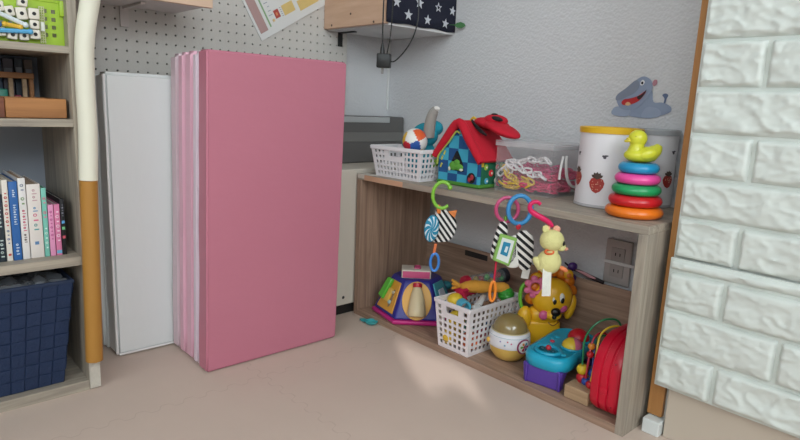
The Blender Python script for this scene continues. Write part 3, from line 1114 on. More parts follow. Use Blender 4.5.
def ball():
    t = thing('patchwork_ball', 'small soft ball of orange, white, blue and yellow patches in the white basket', 'ball', (.412, -.250, .505), FACE)
    g = G().ell((0, 0, .0355), .0355, u=64, v=40)
    pc = [('#E4602E', (.40, -.62, .62)), ('#2D5AA8', (-.02, -.85, -.50)), ('#EDEBE6', (-.42, -.82, .32)), ('#EDEBE6', (.78, -.55, -.12)), ('#D12A3A', (-.66, -.60, -.45)),
          ('#E2B43C', (-.92, -.25, .25)), ('#EDEBE6', (-.30, .1, .95)), ('#D12A3A', (.75, .05, .66)), ('#2D5AA8', (.9, .4, -.1)), ('#E4602E', (-.5, .8, .3)), ('#EDEBE6', (.3, .9, .3)), ('#E2B43C', (.2, -.3, -.93)), ('#EDEBE6', (-.2, .7, -.68))]
    pd = [Vector(d).normalized() for c, d in pc]
    cols = ['#E4602E', '#2D5AA8', '#E2B43C', '#D12A3A', '#EDEBE6']
    o = obj('patches', g, PL(cols[0]), t)
    for c in cols[1:]:
        o.data.materials.append(M(c, .5))
    for f in o.data.polygons:
        q = (f.center-Vector((0, 0, .0355))).normalized()
        a = max(range(len(pd)), key=lambda i: q.dot(pd[i]))
        f.material_index = cols.index(pc[a][0])


ball()

t = thing('stuffed_toy', 'teal stuffed animal with grey upright trunk in the white basket', 'stuffed toy', (.40, -.215, .438))
g = G()
g.ell((-.01, .012, .055), (.058, .03, .052), RYm(-10))
g.ell((.004, .010, .118), (.050, .026, .036), RYm(-12))
g.ell((-.055, .005, .10), (.028, .020, .016), RYm(-45))
g.ell((.03, .02, .14), (.03, .022, .022))
obj('body', g, FAB('#1E93A8'), t)
obj('trunk', G().tube([(.036, -.004, .115), (.038, -.006, .14), (.042, -.006, .165), (.050, -.004, .186), (.056, .0, .192)], [.016, .0165, .0155, .0135, .010], seg=12, smooth=4), FAB('#9A9690'), t, label='grey trunk')
obj('tip', G().ell((.056, -.001, .1945), (.010, .010, .007)), FAB('#E6E2DC'), t, label='white tip of the trunk')
tag(obj('plush_toy', G().ell((.472, -.228, .492), (.013, .016, .020)), FAB('#7CAA3C')), 'small lime green plush lump in the white basket\'s right corner', 'stuffed toy')


def house_bag():
    t = thing('house_bag', 'blue checked fabric house bag with red roof on the toy shelf', 'toy bag', (.573, -.185, TOP), radians(2))
    bl = checker('blue_checks', '#1B4F86', '#3FA6C4', 30)
    W, D, Hh, A = .072, .058, .082, .160
    obj('front_wall', G().prism([(-W, .004), (W, .004), (W, Hh), (0, A), (-W, Hh)], (0, -D+.008, 0), (1, 0, 0), (0, 0, 1), .008), bl, t, bevel=.003)
    obj('back_wall', G().prism([(-W, .004), (W, .004), (W, Hh), (0, A), (-W, Hh)], (0, D, 0), (1, 0, 0), (0, 0, 1), .008), bl, t, bevel=.003)
    gr = FAB('#1E6A4A')
    for s in (-1, 1):
        sd = obj('side_wall', G().box((s*(W-.003), 0, Hh/2+.002), (.008, 2*D-.014, Hh-.004)), gr, t, bevel=.003)
        if s > 0:
            for y, z, r, c in ((-.035, .056, .008, '#9CC24A'), (-.012, .040, .009, '#D8303A'), (.014, .055, .007, '#D8303A'), (.032, .06, .007, '#9CC24A'), (-.03, .02, .008, '#4FA4C8'), (.01, .02, .007, '#E6E2D2')):
                f = obj('flower', G().lathe([(0, .003), (r*.7, .0028), (r, .0012), (r, 0)], (W+.001, y, z), 14, RYm(90)), FAB(c), sd)
                obj('flower_centre', G().lathe([(0, .0042), (r*.35, .0034), (r*.35, .0025)], (W+.001, y, z), 10, RYm(90)), FAB('#F0E8D0'), f)
            obj('yellow_tab', G().box((W+.0015, -.049, .068), (.003, .008, .022)), FAB('#D8B23A'), sd, bevel=.001)
    obj('floor', G().rbox((0, 0, .006), (2*W+.006, 2*D+.004, .011), .004), FAB('#4C8A34'), t)
    rd = FAB('#C4142C')
    for s in (-1, 1):
        g = G()
        a, b = Vector((0, 0, A+.004)), Vector((s*(W+.012), 0, Hh-.012 if s > 0 else Hh-.004))
        d = (b-a)
        pts = []
        n, m = 8, 8
        k = []
        for i in range(n+1):
            row = []
            for j in range(m+1):
                u, v = i/n, -1+2*j/m
                p = a+d*u
                e = .010*(1-abs(v)**6*.7)*(1-.5*u**6)
                nr = Vector((-d.z*(-1 if s > 0 else 1), 0, abs(d.x))).normalized()
                nr = Vector((s*abs(d.z), 0, abs(d.x))).normalized()
                y = v*(D+.010)
                row.append((p+Vector((0, y, 0))+nr*(e+.002), p+Vector((0, y, 0))-nr*.001))
            k.append(row)
        V = [[(g.b.verts.new(x), g.b.verts.new(y)) for x, y in row] for row in k]
        for i in range(n):
            for j in range(m):
                g.b.faces.new((V[i][j][0], V[i+1][j][0], V[i+1][j+1][0], V[i][j+1][0]))
                g.b.faces.new((V[i][j][1], V[i][j+1][1], V[i+1][j+1][1], V[i+1][j][1]))
        for i in range(n):
            for j in (0, m):
                g.b.faces.new((V[i][j][0], V[i+1][j][0], V[i+1][j][1], V[i][j][1]))
        for j in range(m):
            for i in (0, n):
                g.b.faces.new((V[i][j][0], V[i][j+1][0], V[i][j+1][1], V[i][j][1]))
        obj('roof_slope', g, rd, t, ang=60)
    # front gable roll of the roof and its yellow-green piping
    obj('gable_roll', G().tube([(-W-.010, -D-.004, Hh-.008), (-W*.62, -D-.008, Hh+.036), (0, -D-.008, A+.006), (W*.55, -D-.008, Hh+.04), (W+.008, -D-.006, Hh-.012)], [.009, .011, .012, .012, .011], seg=10, smooth=5), rd, t)
    obj('piping', G().tube([(-W-.001, -D-.003, Hh-.030), (-W+.006, -D-.005, Hh-.004), (-W*.45, -D-.006, Hh+.033), (-.010, -D-.006, A-.018), (.004, -D-.006, A-.022)], .0026, seg=8, smooth=4), FAB('#B4BE5A'), t)
    dr = obj('door_hole', G().prism([(-.034, .040), (.020, .040), (.014, .062), (-.003, .092), (-.008, .092), (-.02, .07)], (0, -D-.0008, 0), (1, 0, 0), (0, 0, 1), .0016), FAB('#14161A'), t, smooth=False)
    obj('green_patch', G().ell((-.016, -D-.002, .052), (.014, .004, .012)).ell((.004, -D-.002, .050), (.014, .004, .009)).ell((-.004, -D-.002, .062), (.010, .004, .008)), FAB('#5FA23C'), dr)
    obj('white_tooth', G().ell((.012, -D-.003, .044), (.006, .003, .004)).ell((-.028, -D-.003, .044), (.004, .003, .006)), FAB('#D8DCC8'), dr)
    lb = obj('ladybird', G().ell((.047, -D-.002, .026), (.013, .005, .014)), FAB('#1A1416'), t, label='black and red ladybird patch')
    obj('wings', G().ell((.044, -D-.0045, .022), (.006, .004, .007)).ell((.051, -D-.0045, .028), (.006, .004, .008)), FAB('#A8323A'), lb)
    for x, z in ((-.058, .07), (-.05, .084), (-.06, .05)):
        obj('stitch', G().box((x, -D-.001, z), (.004, .002, .012), RYm(25)), FAB('#C6C25A'), t)
    # soft red flap folded up over the ridge
    g = G()
    g.ell((.048, .01, A+.006), (.052, .040, .015), RYm(8))
    g.ell((.094, -.004, A-.006), (.052, .040, .014), RYm(20))
    g.ell((.064, .004, A+.016), (.034, .028, .015), RYm(4))
    fl = obj('folded_flap', g, rd, t, label='soft red fold of fabric over the ridge')
    obj('black_trim', G().tube([(.012, -.030, A+.014), (.028, -.034, A+.001), (.048, -.036, A-.012), (.070, -.038, A-.022)], [.003, .005, .006, .003], smooth=4, flat=.6)
        .ell((.080, -.012, A+.020), (.017, .012, .006), RYm(12)).ell((.062, .0, A+.030), (.010, .008, .004)), FAB('#1A1518'), fl, label='black trim')
    obj('yellow_loop', G().tube([(-.008, -.01, A+.010), (.002, -.01, A+.020), (.014, -.01, A+.012)], .0035, smooth=4), FAB('#D8B238'), t)


house_bag()


# clear box with plastic chains
def clear_box():
    t = thing('clear_box', 'clear plastic lidded box full of plastic chain links', 'box', (.747, -.115, TOP))
    X0, X1, Y0, Y1, H = .663, .832, -.198, -.036, .124
    cm = clear('clear_plastic', '#E9E6E8', .09, .12)
    th = .0022
    z = TOP
    obj('wall', G().b2(X0, X1, Y0, Y0+th, z, z+H), cm, t, world=True)
    obj('wall', G().b2(X0, X1, Y1-th, Y1, z, z+H), cm, t, world=True)
    obj('wall', G().b2(X0, X0+th, Y0+th, Y1-th, z, z+H), cm, t, world=True)
    obj('wall', G().b2(X1-th, X1, Y0+th, Y1-th, z, z+H), cm, t, world=True)
    obj('base', G().b2(X0+th, X1-th, Y0+th, Y1-th, z, z+.002), cm, t, world=True)
    lid = clear('clear_lid', '#E4E2E4', .34, .2)
    obj('lid', G().b2(X0-.003, X1+.003, Y0-.003, Y1+.003, z+H+.0004, z+H+.004).b2(X0-.003, X1+.003, Y0-.003, Y0-.0012, z+H-.010, z+H).b2(X1+.0012, X1+.003, Y0-.003, Y1+.003, z+H-.010, z+H), lid, t, world=True, bevel=.0006)
    hd = obj('handle', G().tube([(X1+.006, -.150, z+.100), (X1+.010, -.156, z+.085), (X1+.012, -.150, z+.05), (X1+.011, -.125, z+.028), (X1+.008, -.092, z+.022)], .0036, seg=8, smooth=5)
             .tube([(X1+.006, -.165, z+.100), (X1+.009, -.176, z+.07), (X1+.009, -.178, z+.046)], .003, seg=8, smooth=5), M('#E2DEDC', .4), t, world=True)
    lk = {}

    def link_mesh(col):
        if col not in lk:
            g = G()
            pts = []
            for k in range(7):
                a = -pi/2+pi*k/6
                pts.append((.0060+.0062*cos(a), .0062*sin(a), 0))
            for k in range(7):
                a = pi/2+pi*k/6
                pts.append((-.0060+.0062*cos(a), .0062*sin(a), 0))
            g.tube(pts, .0025, True, 6)
            o = obj('link', g, M(col, .4), None)
            lk[col] = o.data
            bpy.data.objects.remove(o)
        return lk[col]

    def chain(label, col, pts, n, rnd):
        P, _ = spline([Vector(p) for p in pts], [0]*len(pts), 24, False)
        L = [0]
        for a, b in zip(P, P[1:]):
            L.append(L[-1]+(b-a).length)
        t = thing('toy_chain', label, 'toy chain', P[0], group='plastic chains in the clear box')
        step = .0158
        n = min(n, int(L[-1]/step))
        for i in range(n):
            s = i*step
            j = max(k for k in range(len(L)) if L[k] <= s)
            j = min(j, len(P)-2)
            d = (P[j+1]-P[j]).normalized()
            q = P[j]+d*(s-L[j])
            o = bpy.data.objects.new('link', link_mesh(col))
            C.objects.link(o)
            o.parent = t
            o.location = q-P[0]
            rot = d.to_track_quat('X', 'Z').to_matrix() @ RXm((20 if i % 2 else 85)+random.uniform(-rnd, rnd))
            o.rotation_euler = rot.to_euler()
        return t
    zb = TOP

    def snake(x0, x1, y0, y1, z0, rows, nx, sd, dz=.0):
        random.seed(sd)
        p = []
        for r in range(rows):
            xs = [x0+(x1-x0)*i/nx for i in range(nx+1)]
            if r % 2:
                xs = xs[::-1]
            y = y0+(y1-y0)*r/max(1, rows-1)
            for x in xs:
                p.append((x, y+random.uniform(-.006, .006), z0+dz*r+random.uniform(-.005, .005)))
        return p
    XA, XB = X0+.012, X1-.013
    chain('deep pink chain along the bottom of the clear box', '#D42A60', snake(XA, XB, -.184, -.05, zb+.017, 6, 6, 3), 90, 30)
    chain('deep pink chain in the middle of the heap in the clear box', '#DC3068', snake(XA, XB, -.183, -.06, zb+.027, 5, 6, 5), 75, 30)
    chain('dusty pink chain high at the back of the heap in the clear box', '#D03464', snake(XA+.02, XB, -.170, -.06, zb+.046, 4, 5, 8, .002), 60, 30)
    chain('pink chain crowning the heap under the white links', '#D8407C', snake(XA+.03, XB-.02, -.165, -.08, zb+.058, 3, 4, 9, .001), 40, 30)
    chain('yellow chain against the clear box\'s front', '#DDB53C', [(.690, -.190, zb+.055), (.70, -.190, zb+.042), (.718, -.190, zb+.034), (.735, -.190, zb+.020), (.715, -.191, zb+.022), (.695, -.190, zb+.016), (.68, -.191, zb+.02), (.70, -.190, zb+.014), (.73, -.190, zb+.016), (.748, -.190, zb+.024), (.765, -.190, zb+.020), (.77, -.19, zb+.032), (.752, -.19, zb+.036), (.735, -.19, zb+.045)], 46, 25)
    chain('white chain draped across the top of the heap in the clear box', '#E9E3E3', [(.675, -.188, zb+.046), (.688, -.188, zb+.060), (.70, -.188, zb+.055), (.690, -.184, zb+.070), (.71, -.182, zb+.076), (.73, -.18, zb+.078), (.75, -.182, zb+.086), (.77, -.182, zb+.084), (.79, -.18, zb+.086), (.806, -.182, zb+.088), (.812, -.184, zb+.078), (.80, -.187, zb+.070)], 40, 30)
    chain('white chain lying lower against the clear box\'s front right', '#E6DFE0', [(.700, -.189, zb+.070), (.715, -.189, zb+.062), (.728, -.189, zb+.066), (.742, -.189, zb+.056), (.758, -.189, zb+.058), (.770, -.189, zb+.050), (.79, -.189, zb+.052), (.806, -.189, zb+.046), (.815, -.188, zb+.058)], 26, 30)
    chain('dark chain at the bottom left corner of the clear box', '#3A3230', [(.676, -.1925, zb+.022), (.684, -.1915, zb+.014), (.70, -.1915, zb+.012)], 5, 20)
    random.seed(11)


clear_box()


def decal(g, r, ang, z, poly, lift=.0006):
    """small flat print wrapped round a can"""
    c = g.b.verts.new((( r+lift)*cos(ang), (r+lift)*sin(ang), z))
    vs = []
    for x, y in poly:
        a = ang+x/r
        vs.append(g.b.verts.new(((r+lift)*cos(a), (r+lift)*sin(a), z+y)))
    for i in range(len(vs)):
        g.b.faces.new((c, vs[i], vs[(i+1) % len(vs)]))


def oval(rx, ry, n=18, ox=0, oy=0):
    return [(ox+rx*cos(2*pi*i/n), oy+ry*sin(2*pi*i/n)) for i in range(n)]


def can(loc, r, h, lid, label, prints):
    t = thing('storage_can', label, 'can', loc)
    obj('body', G().lathe([(0, .002), (r-.002, .002), (r, .004), (r, h-.012), (r-.003, h-.012)], seg=64), M('#E6E3E6', .35, .02, 14), t)
    obj('rim_band', G().lathe([(r+.0006, .001), (r+.0012, .004), (r+.0006, .007)], seg=64), M('#BDBBBE', .3), t)
    lm = M(lid, .35, .04, 14)
    obj('lid', G().lathe([(r-.002, h-.013), (r+.0025, h-.013), (r+.003, h-.002), (r+.001, h), (r-.004, h), (r-.006, h-.004), (0, h-.004)], seg=64), lm, t)
    for ang, z, s, kind in prints:
        if kind == 's':
            g = G()
            decal(g, r, ang, z, [(x*s, y*s) for x, y in [(0, -.018), (.008, -.014), (.014, -.005), (.016, .004), (.012, .012), (.004, .015), (-.004, .015), (-.012, .012), (-.016, .004), (-.014, -.005), (-.008, -.014)]])
            o = obj('strawberry_print', g, M('#A6342E', .4, .25, 130), t, smooth=False)
            g = G()
            for k in range(5):
                a = radians(30+k*30)
                decal(g, r, ang, z+.013*s, [(x*s, y*s) for x, y in [(0, -.002), (.010*cos(a)-.003*sin(a), .010*sin(a)+.003*cos(a)), (.014*cos(a), .014*sin(a)), (.010*cos(a)+.003*sin(a), .010*sin(a)-.003*cos(a))]], .001)
            obj('leaf_print', g, M('#4A3A32', .5), o, smooth=False)
            g = G()
            for k in range(14):
                decal(g, r, ang+random.uniform(-.010, .010)*s/r, z+random.uniform(-.011, .010)*s, oval(.0009, .0012, 6), .001)
            obj('seeds', g, M('#E0B090', .5), o, smooth=False)
        else:
            g = G()
            decal(g, r, ang, z, oval(.0035, .003, 10))
            decal(g, r, ang, z, oval(.0045, .0016, 10, .003, .004))
            decal(g, r, ang, z, oval(.003, .002, 10, -.003, .003))
            obj('bee_print', g, M('#4A4650', .5), t, smooth=False)
    return t


a0 = math.atan2(-1.252, .674)
can((.952, -.160, TOP), .066, .176, '#E2B224', 'white can with strawberry prints and yellow lid on the toy shelf', [(a0-.30, .052, 1.05, 's'), (a0-1.15, .062, 1.0, 's'), (a0+.5, .045, .9, 's'), (a0+1.3, .06, 1, 's'), (a0-2.2, .05, 1, 's'), (a0+2.3, .05, 1, 's'), (a0-.12, .112, 1, 'b'), (a0-1.2, .115, 1, 'b')])
can((1.005, -.052, TOP), .048, .176, '#AEB0B4', 'white strawberry can with grey lid behind the yellow-lidded can', [(a0+.75, .062, .9, 's'), (a0-.4, .06, .9, 's'), (a0+2, .06, .9, 's'), (a0+.9, .125, 1, 'b')])

# stacking rings and duck
px, py = 1.062, -.238
zz = TOP
for k, (R, r, h, c, nm) in enumerate(((.0432, .0140, .0114, '#F07A1E', 'orange stacking ring, biggest and lowest of the tower'), (.0392, .0135, .0112, '#CC1F28', 'red stacking ring resting on the orange one'), (.0355, .0128, .0110, '#1F9C5C', 'green stacking ring in the middle of the tower'), (.0322, .0125, .0108, '#EE4FA0', 'pink stacking ring between the green and blue ones'), (.0280, .0120, .0108, '#2093C4', 'blue stacking ring under the yellow duck'))):
    q = thing('stacking_ring', nm, 'toy ring', (px, py, zz), group='rings of the stacking tower')
    prof = [(R+r*cos(2*pi*i/20), h+h*sin(2*pi*i/20)) for i in range(21)]
    obj('ring', G().lathe(prof, seg=48), M(c, .28, .02, 20), q)
    zz += 2*h+.0002
dk = thing('toy_duck', 'lime yellow plastic duck on top of the stacking rings', 'toy duck', (px, py, zz), radians(47))
dm = M('#D6D63A', .3, .03, 20)
g = G()
g.ell((.001, 0, .014), (.034, .024, .0155), u=28, v=18)
g.ell((.006, 0, .020), (.024, .020, .012), RYm(-10))
g.tube([(.018, 0, .016), (.030, 0, .026), (.036, 0, .036)], [.017, .013, .006], seg=12, smooth=4)
g.tube([(-.012, 0, .014), (-.010, 0, .030), (-.008, 0, .042)], [.019, .014, .014], seg=14, smooth=4)
obj('body', g, dm, dk)
obj('head', G().ell((-.009, 0, .0475), (.0185, .0165, .0175), u=26, v=18), dm, dk)
obj('beak', G().ell((-.028, 0, .0425), (.008, .0075, .0035), RYm(-10)).ell((-.0265, 0, .0455), (.006, .006, .003), RYm(20)), M('#D8C43A', .3), dk)
for s in (-1, 1):
    obj('wing', G().ell((.008, s*.021, .018), (.018, .006, .010), RYm(-14)), dm, dk)
    obj('eye', G().ell((-.018, s*.013, .052), .0016, u=8, v=6), M('#B8B02C', .4), dk)

# ------------------------------------------------------------------ toys hanging from the shelf's front edge
BW = stripes('zebra', '#17171A', '#E8E4E0', .0115, (1, 0, .75))
BW2 = stripes('zebra_steep', '#17171A', '#E8E4E0', .0130, (.8, 0, 1))


def hang_fish():
    # local x = picture right, -y = towards the room, 1 px = 1/393 m
    t = thing('hanging_toy', 'plush fish with blue swirl disc hanging on a green ring at the shelf edge', 'hanging toy', (.614, -.354, .339), FACE)
    k = 1/393
    q = lambda x, y, d=0: Vector(((x-437)*k, d, (228-y)*k))
    a = [q(441+9.5*cos(radians(u)), 195+13*sin(radians(u))) for u in range(-50, -311, -20)]
    obj('green_ring', G().tube(a + [q(446.5, 206.5)], .0045, seg=10).ell(q(448, 187), .0062), PL('#86C440'), t)
    obj('orange_strap', G().rbox(q(438, 209), (.009, .003, .022), .001, RYm(-8)), FAB('#E8813A'), t)
    g = G()
    P = [(436, 211), (446, 210), (455, 217), (457, 228), (452, 240), (441, 243), (433, 240)]
    pts, _ = spline([Vector((x, 0, y)) for x, y in P], [0]*len(P), 4, True)
    g.prism([((p.x-437)*k, (228-p.z)*k) for p in pts], (0, .004, 0), (1, 0, 0), (0, 0, 1), -.012)
    b = obj('striped_body', g, BW, t, bevel=.004, seg=3)
    obj('fin', G().prism([(.026, .044), (.049, .049), (.044, .028)], (0, .0, 0), (1, 0, 0), (0, 0, 1), .007), FAB('#E98A4E'), t, bevel=.002)
    dc = G().ell(q(432, 228, -.010), (.0185, .0095, .0345), RYm(5), u=28, v=16)
    d = obj('swirl_disc', dc, FAB('#2A8CB0'), t)
    wm = FAB('#D8E6EC')
    for i in range(9):
        a0_ = 2*pi*i/9
        poly = []
        for s in range(7):
            r = .10+.82*s/6
            poly.append((r, a0_+r*1.0-.02-.18*r*(s > 0)))
        back = [(r, a+.30*min(1, r*1.2)) for r, a in poly[::-1]]
        c0 = q(432, 228, -.010)
        g = G()
        vs = []
        for r, a in poly+back:
            u, v = r*cos(a), r*sin(a)
            y = -.0095*math.sqrt(max(0, 1-u*u-v*v))-.0006
            p = RYm(5) @ Vector((u*.0185, y, v*.0345))
            vs.append(g.b.verts.new(c0+p))
        n = len(poly)
        for s in range(n-1):
            g.b.faces.new((vs[s], vs[s+1], vs[2*n-2-s], vs[2*n-1-s]))
        obj('swirl', g, wm, d, smooth=False)
    obj('orange_ribbon', G().rbox(q(436.5, 249), (.007, .003, .026), .001, RYm(8)), FAB('#E07A4A'), t)
    a = [q(437+4.2*cos(u*pi/8), 263+9*sin(u*pi/8)) for u in range(16)]
    obj('blue_link', G().tube(a, .0036, True, 8), PL('#3F86D8'), t)


def hang_book():
    t = thing('hanging_toy', 'soft cloth book with zebra flaps hanging on blue and pink rings', 'hanging toy', (.853, -.356, .367), FACE)
    k = 1/447
    q = lambda x, y, d=0: Vector(((x-515)*k, d, (235-y)*k))
    obj('pink_ring', G().tube([q(507+11*cos(u*pi/10), 210+12*sin(u*pi/10), .006) for u in range(20)], .0042, True, 8), PL('#C24A76'), t)
    obj('blue_ring', G().tube([q(518.5+11.5*cos(u*pi/10), 209+14*sin(u*pi/10), -.004+.003*cos(u*pi/10)) for u in range(20)], .0052, True, 10), PL('#3C8CC4'), t)
    obj('red_knot', G().ell(q(518.5, 225, -.004), (.006, .006, .009)), PL('#D0283C'), t)
    obj('green_clip', G().ell(q(506, 219, .004), (.004, .004, .007)), PL('#6FA03E'), t)

    def pad(name, P, y0, th, mat, parent=t, bev=.004, sm=3):
        pts = [Vector((x, 0, y)) for x, y in P]
        if sm:
            pts, _ = spline(pts, [0]*len(pts), sm, True)
        g = G().prism([((p.x-515)*k, (235-p.z)*k) for p in pts], (0, y0, 0), (1, 0, 0), (0, 0, 1), th)
        return obj(name, g, mat, parent, bevel=bev, seg=3)
    pad('zebra_flap', [(501, 223), (507, 223), (509, 232), (507, 250), (500, 262), (494, 258), (496, 240)], .012, .012, BW2)
    pad('zebra_flap', [(522, 230), (530, 231), (535, 240), (535, 262), (530, 270), (523, 268), (519, 250), (517, 236)], .004, .012, BW2)
    pad('white_page', [(513, 236), (521, 240), (523, 262), (519, 268), (508, 264)], .004, .010, FAB('#E6E3DE'))
    pad('dark_page', [(513, 238), (517, 240), (519, 256), (512, 265), (508, 262)], .0, .006, FAB('#17181C'), bev=.002)
    c = pad('lime_cover', [(501, 233), (518, 237), (512, 266), (495, 260)], -.003, .010, FAB('#8CB860'), sm=0, bev=.003)
    pad('white_field', [(503, 236.5), (515, 239.5), (510.5, 262.5), (498.5, 258)], -.0125, .0015, FAB('#DDE2DC'), c, 0, 0)
    pad('blue_square', [(504.5, 240.5), (511.5, 242), (509, 255.5), (502, 253)], -.0138, .0015, FAB('#2F86A8'), c, 0, 0)
    pad('pale_square', [(507, 245), (509.5, 245.5), (508, 251.5), (505.5, 250.5)], -.0150, .001, FAB('#D4E0E2'), c, 0, 0)
    obj('white_tag', G().rbox(q(529.5, 273, -.004), (.017, .002, .024), .0008, RYm(8)), FAB('#DEDCD8'), t)
    obj('red_ribbon', G().rbox(q(499.5, 273, .002), (.0045, .0022, .050), .0008, RYm(2)), FAB('#C01E3C'), t)
    obj('orange_link', G().tube([q(498.5+2.8*cos(u*pi/8), 294+10.5*sin(u*pi/8), .002) for u in range(16)], .0034, True, 8), PL('#F08A2A'), t)


def hang_duck():
    t = thing('hanging_toy', 'pale yellow plush chick hanging on a magenta clip at the shelf edge', 'hanging toy', (.951, -.358, .354), FACE)
    k = 1/474
    q = lambda x, y, d=0: Vector(((x-552)*k, d, (250-y)*k))
    pk = PL('#D8185C')
    obj('magenta_clip', G().tube([q(538, 204.5), q(534, 202), q(529, 204), q(528, 209), q(532, 213.5), q(540, 217.5), q(548, 222), q(551.5, 226)], [.0036, .0042, .0046, .005, .0058, .0062, .0055, .004], seg=10, smooth=4), pk, t)
    ym = FAB('#DDD694')
    g = G()
    g.ell(q(551.5, 262), (.026, .021, .027), RYm(12))
    g.tube([q(545, 266), q(539, 261), q(536, 259)], [.014, .009, .004], seg=10, smooth=3)
    g.tube([q(553, 254), q(553, 249), q(553, 244)], [.016, .013, .016], seg=12, smooth=3)
    obj('body', g, ym, t)
    obj('head', G().ell(q(552.5, 240), (.0255, .022, .0235)).ell(q(562, 246, -.002), (.010, .010, .009)), ym, t)
    obj('ear', G().ell(q(545.5, 229), (.0075, .004, .009), RYm(-15)), ym, t)
    obj('ear', G().ell(q(556, 228.5), (.0085, .005, .008), RYm(20)), FAB('#E8A88C'), t, label='peach ear')
    obj('hair_tuft', G().tube([q(549, 230), q(549, 225), q(552, 223)], [.003, .0022, .001], seg=6, smooth=3), FAB('#E8A88C'), t)
    obj('eye', G().ell(q(563, 241.5, -.012), (.003, .004, .005)), M('#15130F', .3), t)
    obj('snout', G().ell(q(566.5, 247.5, -.004), (.005, .006, .004)), FAB('#E0A088'), t)
    obj('collar', G().torus(q(549.5, 250.5, -.012), .0085, .0024, RXm(70), sc=(1, .55)), FAB('#D86A3A'), t)
    obj('foot', G().ell(q(566, 268, -.004), (.011, .006, .005), RYm(25)), FAB('#EE8A5A'), t, label='orange foot')
    obj('white_ribbon', G().rbox(q(549.5, 281, -.014), (.0185, .0022, .062), .0008, RYm(-3)), FAB('#E8E6DC'), t)


hang_fish()
hang_book()
hang_duck()

# ------------------------------------------------------------------ inside the toy shelf
FL = .0183


